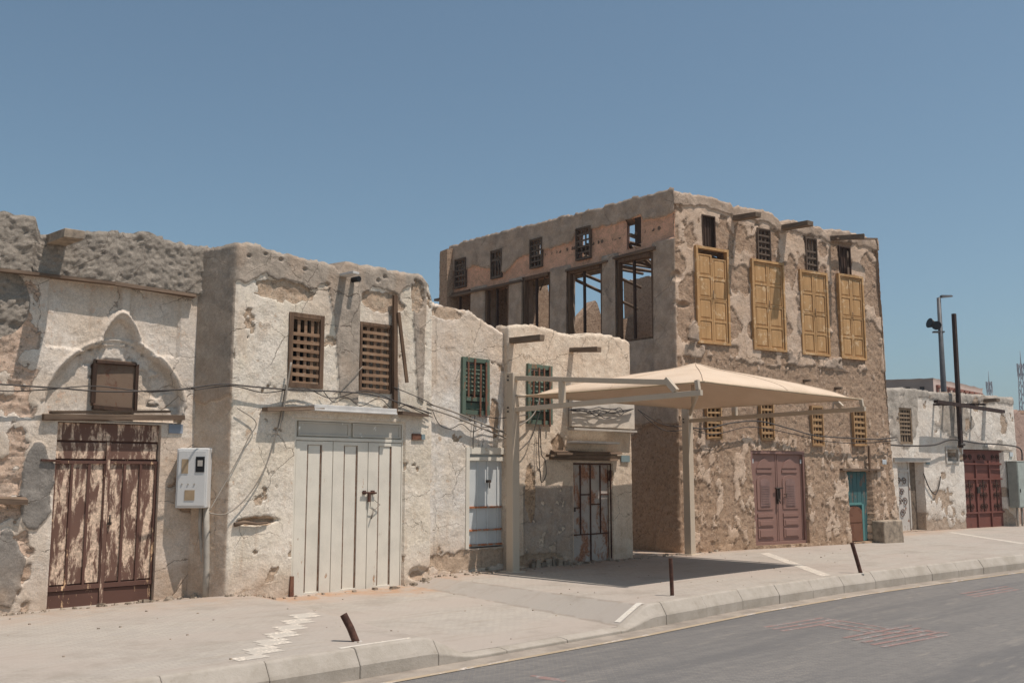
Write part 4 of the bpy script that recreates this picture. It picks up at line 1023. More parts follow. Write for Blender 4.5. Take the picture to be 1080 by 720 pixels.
for i, r in enumerate(lv[:4]): lattice(r5, FL, r, 3, 5 if i != 1 else 3, LATTG, LATTG, .018 * 6.5, .3, fw=.035)
m = MB(); u0, u1, z0, z1 = lv[4]; m.box(u1 - .2, u1 - .02, .15, .2, z0 + .1, z1); m.build('broken_board', DARKW, r5, FL.M)
# empty window frames on the left facade
for r in lo:
    u0, u1, z0, z1 = r; m = MB(); y = .1
    m.box(u0, u0 + .08, y, y + .12, z0, z1, .006); m.box(u1 - .08, u1, y, y + .12, z0, z1, .006); m.box(u0 + .08, u1 - .08, y - .04, y + .14, z1 - .09, z1, .006); m.box(u0 + .08, u1 - .08, y, y + .12, z0, z0 + .06, .006)
    s_ = m.build('window_frame', WOOD, r5, FL.M)
    m = MB(); xm = u0 + (u1 - u0) * .45; m.box(xm - .025, xm + .025, y + .02, y + .08, z0 + .06, z1 - .09); m.build('mullion', DARKW, s_, FL.M)
# timber string course on the left facade
for (p, q_) in (((458, 315), (549, 295)), ((596, 284), (640, 274)), ((646, 271), (690, 260))):
    A = FL.uz(*p); B = FL.uz(*q_); m = MB(); m.beam((A[0], .07, A[1] - .03), (B[0], .07, B[1] - .03), .16, .06, .012); m.build('string_course', WOODX, r5, FL.M)
# spouts
for (px, py, L, sk, wd) in ((779, 226, .55, .06, .2), (830, 236, .66, .06, .22), (878, 247, .6, .45, .09)):
    A = FR.uz(px, py); spout(r5, FR, A[0] + .03, A[1] - .06, L, wd, .12, WOODY, .06, skew=sk)
m = MB(); A = FR.uz(880, 252); B = FR.uz(921, 255); m.beam((A[0], -.05, A[1]), (B[0], -.12, B[1] + .05), .06, .05, .005); m.build('eaves_pole', WOODX, r5, FR.M)
for (px, py) in ((851, 401), (884, 409), (742, 441)):
    A = FR.uz(px, py); m = MB(); m.tube([(A[0], .2, A[1]), (A[0] + .02, -.10, A[1])], .05, 7, .035); m.build('beam_stub', WOODY, r5, FR.M)
m = MB(); A = FR.uz(735, 358); m.beam((A[0] - .25, .0, A[1]), (A[0], -.0, A[1] - .02), .06, .05, .005); m.build('sill_peg', WOODX, r5, FR.M)
# mauve double door
def arch_poly(uc, w_, z0, z1, n=8):
    r = w_ / 2; pts = [(uc - r, z0), (uc + r, z0)]
    for k in range(n + 1): t = pi * k / n; pts.append((uc + r * cos(t), z1 - r * .55 + r * .55 * sin(t)))
    return pts
u0, u1, z0, z1 = db; y = .12; m = MB()
m.box(u0, u0 + .06, y - .06, y + .06, z0, z1); m.box(u1 - .06, u1, y - .06, y + .06, z0, z1); m.box(u0 + .06, u1 - .06, y - .06, y + .06, z1 - .08, z1); m.box(u0 + .06, u1 - .06, y - .06, y + .06, z0, z0 + .07)
d = m.build('double_door', MAUVE, r5, FR.M, bevel=.004); um = (u0 + u1) / 2
for (a, b) in ((u0 + .063, um - .006), (um + .006, u1 - .063)):
    m = MB(); m.box(a, b, y, y + .04, z0 + .075, z1 - .085); m.box(a, a + .04, y - .012, y, z0 + .075, z1 - .085); m.box(b - .04, b, y - .012, y, z0 + .075, z1 - .085)
    c = (a + b) / 2; w_ = (b - a) * .62; hh = z1 - z0
    for (f0, f1) in ((.07, .17), (.19, .27), (.29, .33)): m.box(c - w_ / 2, c + w_ / 2, y - .022, y, z0 + hh * f0, z0 + hh * f1); 
    for (f0, f1) in ((.075, .165), (.195, .262)): m.box(c - w_ / 2 + .05, c + w_ / 2 - .05, y - .034, y - .022, z0 + hh * f0 + .02, z0 + hh * f1 - .02)
    m.prism(arch_poly(c, w_, z0 + hh * .37, z0 + hh * .74), y - .016, y); m.box(c - w_ / 2, c + w_ / 2, y - .02, y, z0 + hh * .76, z0 + hh * .79)
    m.prism([(c - w_ / 2, z0 + hh * .81), (c + w_ / 2, z0 + hh * .81), (c + w_ * .3, z0 + hh * .88), (c, z0 + hh * .92), (c - w_ * .3, z0 + hh * .88)], y - .02, y)
    lf = m.build('door_leaf', MAUVE, d, FR.M, bevel=.006)
    m = MB(); m.prism(arch_poly(c, w_ * .62, z0 + hh * .40, z0 + hh * .70), y - .026, y - .016)
    for k in range(9): zz = z0 + hh * (.41 + .026 * k); m.box(c - w_ * .25, c + w_ * .25, y - .034, y - .026, zz, zz + .02)
    m.build('door_panel', EMB, d, FR.M)
    m = MB(); xx = a + .03 if a < um - .1 else b - .03; m.box(xx - .02, xx + .03, y - .02, y - .012, z1 - .3, z1 - .2); m.build('sticker', WTAG, d, FR.M)
zc = z0 + (z1 - z0) * .53; m = MB(); m.tube([(um - .12, y - .05, zc + .14), (um + .14, y - .05, zc + .15)], .016); m.box(um - .05, um - .015, y - .05, y, zc - .22, zc + .16); m.box(um + .015, um + .05, y - .05, y, zc - .12, zc + .16); m.tube([(um - .03, y - .06, zc - .1), (um - .02, y - .09, zc - .16), (um + .02, y - .07, zc - .2)], .014); m.build('door_lock', PADLOCK, d, FR.M)
m = MB(); m.tube([(um + .17, y - .05, zc), (um + .25, y - .06, zc + .02), (um + .24, y - .06, zc - .08), (um + .17, y - .05, zc - .06)], .01, 6); m.build('handle', PADLOCK, d, FR.M)
# teal door
u0, u1, z0, z1 = dt_; y = .14; m = MB(); m.box(u0, u1, y, y + .04, z0, z1)
for k in range(6): x = u0 + (u1 - u0) * k / 6; m.box(x + .006, x + (u1 - u0) / 6 - .006, y - .012, y, z0 + .02, z1 - .02)
d = m.build('plank_door', TEAL, r5, FR.M)
m = MB(); xa = u0 + (u1 - u0) * .62; za = z0 + (z1 - z0) * .52
m.box(u0, xa, y - .05, y - .015, za, za + .06); m.box(xa, xa + .07, y - .05, y - .015, z0 + .02, za + .02); m.box(u0 + .1, u0 + .13, y - .04, y - .015, za + .25, za + .6); m.build('patch_frame', TEAL_L, d, FR.M)
m = MB(); m.prism(arch_poly(u0 + (xa - u0) * .5, (xa - u0) * .88, z0 + .02, za - .03), y - .07, y - .015); m.box(u0 + .03, xa - .05, y - .08, y - .07, za - .42, za - .39); m.build('rusty_hatch', RUSTS, d, FR.M)
m = MB(); A = FR.uz(887, 495); B = FR.uz(930, 496); m.box(A[0], B[0], -.05, .1, A[1] - .02, A[1] + .03, .01); m.build('door_lintel', WOODX, r5, FR.M)
A = FR.uz(915, 470); B = FR.uz(916, 497); m = MB(); m.beam((A[0], -.04, A[1]), (B[0], -.04, B[1]), .05, .04, .003, (0, 1, 0)); m.build('drip_board', WOOD, r5, FR.M)
A = FR.uz(932, 487); m = MB(); m.box(A[0] - .08, A[0] + .08, -.03, -.01, A[1] - .06, A[1] + .06); m.build('house_number_tag', WTAG, r5, FR.M, bevel=.01)
A = FR.uz(915, 540); B = FR.uz(941, 545)
m = MB(); zt = FR.uz(930, 548)[1]; m.box(A[0] + .2, B[0] - .0, -.32, .02, -.2, zt, .03); m.build('stone_step', STONEM, r5, FR.M, bevel=.03)

#================================================================== 6. white house on the right
W0 = gp(938, 562); WD = (.8094, .5873); FW = Frame(W0, WD)
r6 = thing('old_house', 'low white house right of the ruin with a red iron gate and a timber pole', 'house', FW.M)
LW = FW.uz(1073, 480)[0]
lat6 = FW.rect(948, 961.5, 430, 430, 468); dw = FW.rect(948, 966, 487, 487, 559); dw2 = FW.rect(966, 976, 487, 487, 559); win6 = FW.rect(998, 1010, 473, 473, 487); gate = FW.rect(1018, 1061, 474, 474, 558)
dw = (dw[0], dw2[1], min(dw[2], dw2[2]), dw[3])
ct6 = np.array([FW.uz(*p) for p in [(935, 409), (950, 409), (980, 413), (1020, 416), (1050, 418), (1072, 420)]])
def top6(u): return np.interp(u - 1.0, ct6[:, 0], ct6[:, 1]) + .05 * (fbm(u, u * 0, 2.5, 4, 201) - .5)
def lay6(U, Z, top):
    a = L4(U); n = fbm(U, Z, 1.2, 5, 211); n2 = fbm(U, Z, 4, 5, 212)
    a[..., 1] = np.maximum(ss(.66, .71, fbm(U, Z, 1.8, 5, 214)), ss(.5, .2, Z + 1.0 * (n2 - .5)))
    a[..., 0] = ss(.58, .64, fbm(U, Z, .9, 5, 216)) * (Z > 2.5) + ss(.4, .1, top - Z) * .8
    a[..., 2] = np.clip(.8 * ss(.9, .0, Z + .8 * (n - .5)) + .5 * ss(.5, .7, n) * (Z > 2.2), 0, 1)
    return a
W6 = Wall([(-1.0, 0), (LW, 0), (LW, 6)], .08)
W6.build('wall', M_W, r6, FW.M, -.4, top6, [(r[0] + 1, r[1] + 1, r[2], r[3]) for r in (lat6, dw, win6, gate)], lay6, lambda U, Z, t, l: base_relief(U, Z, t, l, 221), .045, .45)
rear(r6, FW, -.95, LW - .1, .5, 6, 4.0, M_W)
lattice(r6, FW, lat6, 4, 8, LATP, LATP, .04, .4, fw=.05)
u0, u1, z0, z1 = dw; y = .2; b = dw2[0]; m = MB(); m.box(u0, b, y, y + .04, z0, z1); m.box(u0, u0 + .06, y - .03, y, z0, z1); m.box(b - .06, b, y - .03, y, z0, z1); m.box(u0 + .06, b - .06, y - .03, y, z1 - .3, z1 - .22)
d = m.build('scratched_door', WHITE_DOOR2, r6, FW.M)
m = MB(); c = (u0 + b) / 2
def scroll(par, mat, cx, cz, r, y, flip=1, turns=1.4, th=.012):
    pts = []; m = MB()
    for k in range(18):
        t = k / 17; a_ = turns * 2 * pi * t; rr = r * (1 - .75 * t); pts.append((cx + flip * rr * cos(a_), y, cz + rr * sin(a_)))
    m.tube(pts, th, 4); m.build('iron_scroll', mat, par, FW.M)
for (dx, zf, r) in ((-.15, .72, .12), (.15, .72, .12), (-.15, .42, .14), (.15, .42, .14), (0, .56, .12), (0, .25, .14)): scroll(d, RUSTPIPE, c + dx, z0 + (z1 - z0) * zf, r, y - .02, 1 if dx <= 0 else -1)
m = MB(); m.box(b, u1, .25, .4, z0, z1); m.build('side_panel', MUD, r6, FW.M)
m = MB(); m.box(u0 - .2, u1 + .3, -.06, .05, z1, z1 + .12, .01); m.build('door_lintel', CONC, r6, FW.M)
u0, u1, z0, z1 = win6; m = MB(); m.box(u0 - .05, u0 + .02, -.03, .1, z0 - .05, z1 + .05, .005); m.box(u1 - .02, u1 + .05, -.03, .1, z0 - .05, z1 + .05, .005); m.box(u0 + .02, u1 - .02, -.03, .1, z1 - .02, z1 + .05, .005); m.box(u0 + .02, u1 - .02, -.03, .1, z0 - .05, z0 + .02, .005); m.build('small_window', CONC, r6, FW.M)
u0, u1, z0, z1 = gate; y = .08; m = MB(); m.box(u0, u1, y + .03, y + .05, z0, z1)
d = m.build('iron_gate', RED_IRON, r6, FW.M)
m = MB(); w3 = (u1 - u0) / 3; h_ = z1 - z0
for k in range(4): x = u0 + w3 * k; m.box(max(u0, x - .03), min(u1, x + .03), y - .02, y + .03, z0, z1 - .35)
for f_ in (.0, .2, .62, .81, .97): m.box(u0, u1, y - .015, y + .028, z0 + h_ * f_, z0 + h_ * f_ + .05)
m.build('gate_frame', RED_IRON, d, FW.M)
m = MB()
for k in range(3):
    c = u0 + w3 * (k + .5)
    for zf in (.28, .42, .54): scroll(d, DARKW, c - .13, z0 + h_ * zf, .11, y + .01, 1); scroll(d, DARKW, c + .13, z0 + h_ * zf, .11, y + .01, -1)
    m = MB(); m.tube([(c, y + .01, z0 + h_ * .22), (c, y + .01, z0 + h_ * .62)], .014, 5); m.build('iron_bar', DARKW, d, FW.M)
    for zf in (.9,): scroll(d, DARKW, c - .15, z0 + h_ * zf, .1, y + .01, 1); scroll(d, DARKW, c + .15, z0 + h_ * zf, .1, y + .01, -1)
m = MB(); m.box(u0 + w3 * 1.0 - .05, u0 + w3 + .12, y - .06, y - .02, z0 + h_ * .45, z0 + h_ * .53); m.build('lock', PADLOCK, d, FW.M)
for (px, py) in ((978, 487), (1066, 479)):
    A = FW.uz(px, py); m = MB(); m.box(A[0] - .1, A[0] + .1, -.03, -.005, A[1] - .07, A[1] + .07); m.build('house_number_tag', TEALTAG if px < 1000 else WTAG, r6, FW.M)
# horizontal plank with pole and slats (timber bracket)
A = FW.uz(987, 423, -.45); B = FW.uz(1058, 434, -.45)
m = MB(); m.beam((A[0], -.45, A[1]), (B[0], -.45, B[1]), .14, .1, .01); cp = m.build('canopy_rail', PWOOD, r6, FW.M)
for px in (991, 1000, 1012, 1020, 1030):
    A = FW.uz(px, 426, -.2); m = MB(); m.beam((A[0], .1, A[1]), (A[0] + .03, -.47, A[1] - .02), .08, .06, .004); m.build('canopy_bracket', PWOOD, r6, FW.M)
A = FW.uz(1045, 422, -.2); m = MB(); m.beam((A[0], .1, A[1]), (A[0], -.45, A[1]), .22, .10, .006); m.build('wooden_spout', WOODY, r6, FW.M)

def pole_at(px, Y): r = ray(px, 500); return (r[0] / r[1] * Y, Y)
A = FW.uz(1013.5, 472, -.22); B = FW.uz(1007, 331, -.22); P = FW.M @ Vector((A[0], -.22, 0))
t = thing('timber_pole', 'tall dark timber pole fixed to the front of the white house', 'pole', T(P.x, P.y, 0, atan2(WD[1], WD[0])))
m = MB(); m.beam((0, 0, A[1]), (B[0] - A[0] - .05, 0, B[1]), .12, .11, .01, (0, 1, 0)); m.build('pole', PWOOD, t)
m = MB(); m.tube([(-.1, -.05, A[1] + .1), (.1, -.06, A[1] + .1), (.1, .1, A[1] + .1)], .04, 6); m.build('wire_clamp', CABLE, t)

#================================================================== 7. pinkish house at the right edge
E0 = FW.M @ Vector((LW + .15, .5, 0)); FE = Frame((E0.x, E0.y), WD)
r7 = thing('old_house', 'reddish plain house just showing at the right edge', 'house', FE.M)
M_E = wall_mat("reddish_plaster", (176, 150, 136), (166, 138, 124), (150, 136, 124), (150, 122, 104), (160, 130, 110), (140, 120, 106), (140, 116, 102))
z7 = FE.uz(1077, 432)[1]
WE = Wall([(0, 0), (9, 0), (9, 6)], .08)
WE.build('wall', M_E, r7, FE.M, -.4, lambda u: z7 + .1 * (fbm(u, u * 0, 2, 3, 3) - .5), [(2.5, 3.6, 0.0, 2.2), (5, 5.7, 2.2, 3.2)], lambda U, Z, t: np.stack([0 * U, ss(.55, .62, fbm(U, Z, 1, 4, 3)), .3 * ss(.6, 0, Z), 0 * U], -1), lambda U, Z, t, l: base_relief(U, Z, t, l, 231), .08, .4)
rear(r7, FE, .02, 8.6, .42, 6, z7 - .5, M_E)
m = MB(); m.box(2.5, 3.6, .1, .15, 0, 2.2); m.box(3.03, 3.07, .08, .1, .02, 2.18); m.build('door', RED_IRON, r7, FE.M)

#================================================================== carport
P1 = gp(541, 603); s_, t_ = to_st(*P1); TP = -12.72
sP1 = sx(541, TP, 603); sP2 = sx(728, TP, 583)
A1 = st(sP1, TP); A2 = st(sP2, TP)
FA = Frame(A1, Nn)      # plane of the near truss, local x towards the road
cm = Matrix(((Nn.x, -Nn.y, 0, A1[0]), (Nn.y, Nn.x, 0, A1[1]), (0, 0, 1, 0), (0, 0, 0, 1)))
tc = thing('carport', 'beige fabric carport canopy on two cream steel posts with open trusses', 'carport', FA.M)
SP = sP2 - sP1
zU0 = FA.uz(541, 399)[1]; eU = FA.uz(704, 403); eL = FA.uz(740, 414); zL0 = FA.uz(541, 432)[1]
AL = eL[0]; mid = FA.uz(593, 430)[0]
ZC = FA.uz(738, 402)[1]
zb = float(gz(sP1, TP))
for k, yy in enumerate((0.0, SP)):
    # local y runs along the street (facade-inward of the frame)
    m = MB(); m.box(-.085, .085, yy - .085, yy + .085, zb - .1, zU0 + .10 if k == 0 else zU0 + .04); m.box(-.16, .16, yy - .16, yy + .16, zb - .1, zb + .02); m.build('post', STEEL, tc, bevel=.01)
    m = MB(); m.beam((.085, yy, zU0 - .0), (eU[0], yy, eU[1]), .07, .085); m.build('upper_arm', STEEL, tc, bevel=.006)
    m = MB(); m.beam((.085, yy, zL0), (AL, yy, eL[1] + .0), .07, .085); m.build('lower_arm', STEEL, tc, bevel=.006)
    m = MB(); m.beam((mid, yy, zL0 + .05), (mid, yy, zU0 - .08), .09, .09); m.build('strut', STEEL, tc)
    m = MB(); m.beam((eU[0] - .03, yy, eU[1] + .05), (eU[0] + .16, yy, eL[1] + .05), .08, .09); m.build('strut', STEEL, tc)
    m = MB(); m.beam((AL - .06, yy, eL[1] + .05), (AL - .08, yy, ZC + .02), .06, .06); m.build('canopy_bracket', STEEL, tc)
    m = MB(); m.tube([(.085, yy, ZC), (.22, yy + (.12 if k == 0 else -.12), ZC)], .03, 8); m.build('canopy_bracket', STEEL, tc)
    for zz in (zU0, zL0):
        for dz in (-.035, .035):
            m = MB(); m.tube([(-.03, yy - .085, zz + dz), (-.03, yy - .11, zz + dz)], .014, 6); m.build('bolt', DARK, tc)
# perimeter tie: diagonal tube from the far post corner to the near arm tip
m = MB(); m.tube([(.15, SP - .1, ZC - .12), (AL - .1, .08, ZC - .1)], .035, 8); m.build('diagonal_tube', STEEL, tc)
m = MB(); m.tube([(AL / 2, SP / 2, ZC - .12), (AL / 2, SP / 2, ZC + .38)], .03, 8); m.build('canopy_mast', STEEL, tc)
# fabric
apz = Frame(A1, Nn); 
cx, cy = (AL + .16) / 2, SP / 2; Cw = FA.M @ Vector((cx, cy, 0)); r_ = ray(735, 386); apex_z = H + r_[2] / r_[1] * Cw.y
n = 41; vs = []; fs = []
for i in range(n):
    for j in range(n):
        a = i / (n - 1) * 2 - 1; b = j / (n - 1) * 2 - 1
        ea = 1 - .022 * (1 - b * b) * abs(a) ** 3; eb = 1 - .022 * (1 - a * a) * abs(b) ** 3
        x = cx + a * ea * (AL / 2 - .10); y = cy + b * eb * (SP / 2 - .10)
        m_ = max(abs(a), abs(b)); sm_ = (abs(a) ** 4 + abs(b) ** 4) ** .25; q_ = min(1, .6 * m_ + .4 * sm_ if m_ < 1 else 1)
        z = ZC + (apex_z - ZC) * (max(0, 1 - q_) ** .66) + .05 * math.exp(-(a * a + b * b) * 60) - .03 * (1 - m_) * m_ * 4 * .3
        if m_ >= .999: z = ZC + .0 * (1 - min(abs(a), abs(b)) ** 2)
        vs.append((x, y, z))
for i in range(n - 1):
    for j in range(n - 1): k = i * n + j; fs.append((k, k + n, k + n + 1, k + 1))
me = bpy.data.meshes.new('canopy'); me.from_pydata(vs, [], fs); me.update(); me.polygons.foreach_set('use_smooth', [True] * len(fs))
q = NT("canopy_fabric", .85); fc = q.mix(q.ramp(q.noise(1.5, 4, .6), .35, .7), lin((222, 200, 176)), lin((213, 190, 165)))
q.set(q.b.inputs['Base Color'], fc); tr = q.n('ShaderNodeBsdfTranslucent'); q.set(tr.inputs[0], lin((200, 160, 128))); mx = q.n('ShaderNodeMixShader'); mx.inputs[0].default_value = .16
q.t.links.new(q.b.outputs[0], mx.inputs[1]); q.t.links.new(tr.outputs[0], mx.inputs[2]); q.t.links.new(mx.outputs[0], q.t.nodes['Material Output'].inputs[0])
me.materials.append(q.m); o = bpy.data.objects.new('canopy', me); COL.objects.link(o); place(o, tc, FA.M)
sd = o.modifiers.new('thick', 'SOLIDIFY'); sd.thickness = .012
m = MB()
rim = [vs[i * n] for i in range(n)] + [vs[(n - 1) * n + j] for j in range(n)] + [vs[i * n + n - 1] for i in reversed(range(n))] + [vs[j] for j in reversed(range(n))]
m.tube(rim, .016, 5); m.build('edge_cord', plain("edge_cord", (190, 168, 140), .1), o, FA.M)
for (da, db_) in ((1, 1), (1, -1), (-1, 1), (-1, -1), (1, 0), (-1, 0), (0, 1), (0, -1)):
    h_ = (n - 1) // 2; P = [vs[(h_ + da * k) * n + h_ + db_ * k] for k in range(0, h_ + 1)]
    m = MB(); m.tube([(p[0], p[1], p[2] + .002) for p in P], .009, 5); m.build('seam', q.m, o, FA.M)
m = MB(); m.box(-.09, -.086, SP - .07, SP + .05, 1.5, 1.75); m.build('sticker', WTAG, tc)

#================================================================== meter box on its post
mx0 = gp(214, 630, -.04)
t = thing('electric_meter_box', 'white electric meter box on a leaning grey pipe beside the brown door', 'meter box', T(mx0[0], mx0[1], -.05, radians(4)))
m = MB(); m.tube([(.03, 0, -.1), (.035, 0, .4), (.02, .0, .8), (-.01, .0, 1.4)], .045, 12); m.build('post', PVC, t)
m = MB(); m.tube([(.0, .09, -.1), (-.04, .09, .5), (-.10, .08, 1.0), (-.09, .05, 1.35)], .03, 8); m.build('conduit', PVC, t)
zb0 = H + ray(205, 535)[2] / ray(205, 535)[1] * mx0[1] + .05; zb1 = H + ray(205, 473)[2] / ray(205, 473)[1] * mx0[1] + .05
xw = 31 / 1050 * mx0[1] * 1.02; xl = (193 - 540) / 1050 * mx0[1] * 1.0 - mx0[0] 
m = MB(); m.box(xl, xl + xw, -.18, .12, zb0, zb1); m.box(xl - .01, xl + xw + .01, .02, .12, zb0 - .01, zb1 + .012)
bx = m.build('housing', BOXGREY, t, bevel=.012); hh = zb1 - zb0
m = MB(); m.box(xl + .025, xl + xw - .025, -.192, -.18, zb0 + .03, zb1 - .03); m.build('cover', BOXGREY, bx, bevel=.006)
m = MB(); m.box(xl + xw * .62, xl + xw * .90, -.20, -.192, zb0 + hh * .60, zb0 + hh * .86); m.build('meter_window', DARK, bx)
m = MB(); m.box(xl + xw * .68, xl + xw * .84, -.204, -.20, zb0 + hh * .70, zb0 + hh * .80); m.build('meter_display', CONC, bx)
m = MB(); m.box(xl + xw * .17, xl + xw * .38, -.198, -.192, zb0 + hh * .58, zb0 + hh * .82); m.build('louvre_panel', TAN, bx)
m = MB(); m.box(xl + xw * .30, xl + xw * .62, -.198, -.192, zb0 + hh * .13, zb0 + hh * .30); m.build('louvre_panel', TAN, bx)
m = MB()
for f_ in (.2, .4, .6): m.tube([(xl + xw * f_, -.20, zb0 + hh * .40), (xl + xw * f_, -.192, zb0 + hh * .40)], .012, 8)
m.build('indicator', PVC, bx)

# grey cabinet on the right
A = FW.uz(1074, 520, -.3); zt = FW.uz(1074, 487, -.2)[1]; zb_ = FW.uz(1074, 535, -.2)[1]
P = FW.M @ Vector((FW.uz(1068, 510, -.2)[0], -.2, 0))
t = thing('electric_cabinet', 'grey electric cabinet on two conduits at the right edge beside the red gate', 'cabinet', T(P.x, P.y, 0, atan2(WD[1], WD[0])))
m = MB(); m.box(0, .6, -.18, .15, zb_, zt); m.box(.02, .58, -.195, -.18, zb_ + .03, zt - .03); m.box(-.02, .62, -.2, .17, zt, zt + .03); m.build('housing', CABW, t, bevel=.01)
for x in (.12, .42):
    m = MB(); m.tube([(x, -.02, -.1), (x + .02, -.02, zb_)], .035, 8); m.build('conduit', PVC, t)
m = MB(); m.tube([(.08, -.21, zb_ + .5), (.08, -.21, zb_ + .62)], .012, 6); m.build('handle', DARK, t)

#================================================================== pipe bollards
def bollard(base, topp, r, label):
    x, y = gp(*base); sc = y / 1050; s, t = to_st(x, y); z = float(gz(s, t))
    tx = (topp[0] - base[0]) * sc; tz = (base[1] - topp[1]) * sc
    o = thing('pipe_bollard', label, 'bollard', T(x, y, z), 'pipe stubs along the kerb')
    m = MB(); m.tube([(-tx * .12, 0, -.08), (tx * .5, .0, tz * .5), (tx, 0, tz)], r, 14, cap=False)
    m.tube([(tx * .8, 0, tz * .8), (tx, 0, tz - .002)], r * .82, 12); m.build('pipe', RUSTPIPE, o)
    m = MB(); n = 16
    m.tube([(0, 0, -.02), (0, 0, .006)], r * 1.7, 12, r * 1.2); m.build('cement_collar', CONC, o)
bollard((377, 676), (362, 649), .038, 'short rusty pipe stub leaning left beside the white kerb paint')
bollard((709, 628), (708, 590), .028, 'thin upright rusty pipe stub just in front of the carport shadow')
bollard((908, 604), (900, 573), .034, 'dark pipe stub leaning left in front of the teal door')

#================================================================== cables
def cab(name, label, frame, pts, dep, r, mat=CABLE, cat='cable', group=None):
    P = []
    for p in pts:
        d_ = p[2] if len(p) > 2 else dep
        u, z = frame.uz(p[0], p[1], d_); P.append(frame.M @ Vector((u, d_, z)))
    c = P[0]; M = Matrix.Translation((c.x, c.y, c.z)); o = tubeline(name, [p - c for p in P], r, mat, None, M, 5)
    return tag(o, label, cat, group)
G = 'cables strung along the house fronts'
random.seed(21)
Fs = F2
cab('cable', 'black cable sagging across the arched house above the brown door', F1, [(-60, 400), (0, 405), (60, 409), (120, 413), (205, 410)], -.16, .011, group=G)
cab('cable', 'second cable just above across the arched house front', F1, [(-60, 404), (0, 412), (45, 411), (100, 407), (160, 413), (205, 408)], -.14, .008, group=G)
cab('cable', 'black cable running below the two lattice windows of the corner house', F2, [(202, 409, -.1), (222, 406), (240, 405), (270, 408), (310, 411), (360, 413), (400, 418), (455, 436)], -.09, .012, group=G)
cab('cable', 'thinner cable looping below the lattice windows of the corner house', F2, [(205, 411, -.1), (245, 407), (280, 414), (320, 409), (350, 420), (385, 412), (420, 424), (456, 440)], -.07, .008, group=G)
cab('cable', 'tangled grey wire between the right lattice and the pale house', F2, [(340, 411), (352, 424), (366, 419), (380, 428), (400, 420), (415, 432), (430, 427), (452, 436)], -.06, .007, group=G)
cab('cable', 'wire climbing from the lattice window towards the white patch', F2, [(352, 416), (366, 404), (382, 387)], -.05, .007, CABLEL, group=G)
cab('cable', 'wire slanting from the roof post to the pale house', F2, [(415, 408), (432, 415), (448, 422), (458, 428)], -.1, .008, group=G)
for k, (a, b) in enumerate(((0, 'upper thick light conduit slanting down over the pale house'), (5, 'lower thick light conduit slanting down over the pale house'))):
    cab('conduit', b, F3, [(450, 425 + a), (475, 433 + a), (500, 443 + a), (534, 457 + a)], -.12, .016, CABLEL, 'conduit', group='light conduits over the pale house')
cab('cable', 'loose wire curling on the pale wall left of the green shutter', F3, [(456, 432), (463, 447), (475, 452), (487, 447), (498, 455), (512, 450), (532, 455)], -.05, .007, group=G)
cab('cable', 'dark wire dropping from the green shutter to the blue door', F3, [(501, 437), (500, 450), (499, 462), (499, 473)], -.06, .009, group=G)
cab('cable', 'dark wires passing behind the carport post', F3, [(508, 438), (525, 441), (541, 439), (560, 437)], -.16, .009, group=G)
cab('cable', 'pale hanging hose below the second green shutter', F4, [(569, 420), (565, 433), (558, 442), (545, 450)], -.12, .014, CABLEL, group=G)
cab('cable', 'black cable curving from the second shutter to the carport post', F4, [(571, 430), (566, 445), (560, 462), (548, 475)], -.12, .010, group=G)
cab('cable', 'black cable hanging in a long loop left of the iron door', F4, [(569, 447), (568, 465), (569, 490), (571, 508), (576, 500), (575, 485), (571, 478), (570, 450)], -.08, .009, group=G)
for k in range(6):
    pts = [(600, 432)]
    for j in range(1, 9): pts.append((600 + j * 7.6 + random.uniform(-3, 3), 432 + (k * 1.6 - 1.5) * sin(pi * (j + random.uniform(-.8, .8)) / 9) * random.uniform(.2, 1.6) + random.uniform(-1.6, 1.6)))
    pts.append((668, 431)); nm = ['topmost', 'second', 'third', 'fourth', 'fifth', 'lowest'][k]
    cab('cable', 'black wire in the tangled bundle across the white wall panel', F4, pts, -.14 - .01 * k, .009, group='tangled wires across the white panel')
A = F4.M @ Vector((F4.uz(668, 432)[0], -.12, F4.uz(668, 432)[1])); B = FR.M @ Vector((.05, -.12, FR.uz(719, 450)[1]))
for k, dz in enumerate((0, .12)):
    P = [A, A.lerp(B, .5) - Vector((0, 0, .12 + dz)), B - Vector((0, 0, dz * .6))]
    o = tubeline('cable', [p - A for p in P], .010, CABLE, None, Matrix.Translation(A), 5); tag(o, ['upper', 'lower'][k] + ' dark cable spanning the gap from the low house to the ruin corner', 'cable', G)
cab('cable', 'dark cable draped across the ruin front through the lattice vents', FR, [(720, 449), (745, 452), (770, 446), (800, 444), (830, 451), (860, 459), (900, 462), (925, 463), (944, 461)], -.10, .016, group=G)
cab('cable', 'thinner cable under the draped one on the ruin front', FR, [(720, 447), (750, 458), (790, 450), (830, 456), (870, 465), (910, 467), (946, 464)], -.08, .010, group=G)
cab('cable', 'dark cable running across the white house into the grey cabinet', FW, [(938, 469), (960, 470), (985, 469), (1000, 464), (1012, 464), (1030, 467), (1060, 469), (1076, 473), (1078, 485)], -.2, .025, group=G)
cab('cable', 'dark cable hanging in a loop beside the scratched white door', FW, [(974, 499), (980, 514), (986, 521), (990, 514), (992, 502)], -.05, .018, group=G)
cab('cable', 'grey cable rising from the meter box to the wires overhead', F2, [(221, 541, -.25), (240, 541, -.12), (262, 522), (280, 492), (292, 455), (299, 420), (301, 405)], -.06, .010, CABLEL, group=G)
cab('cable', 'second grey cable looping from the meter box up the cream wall', F2, [(221, 538, -.25), (238, 508, -.1), (252, 482), (262, 462), (270, 445), (250, 430)], -.05, .008, CABLEL, group=G)
o = cab('stick', 'thin pale stick leaning up to the left lattice window', F2, [(296, 455), (300, 425), (307, 382)], -.1, .016, CABLEL, 'stick')

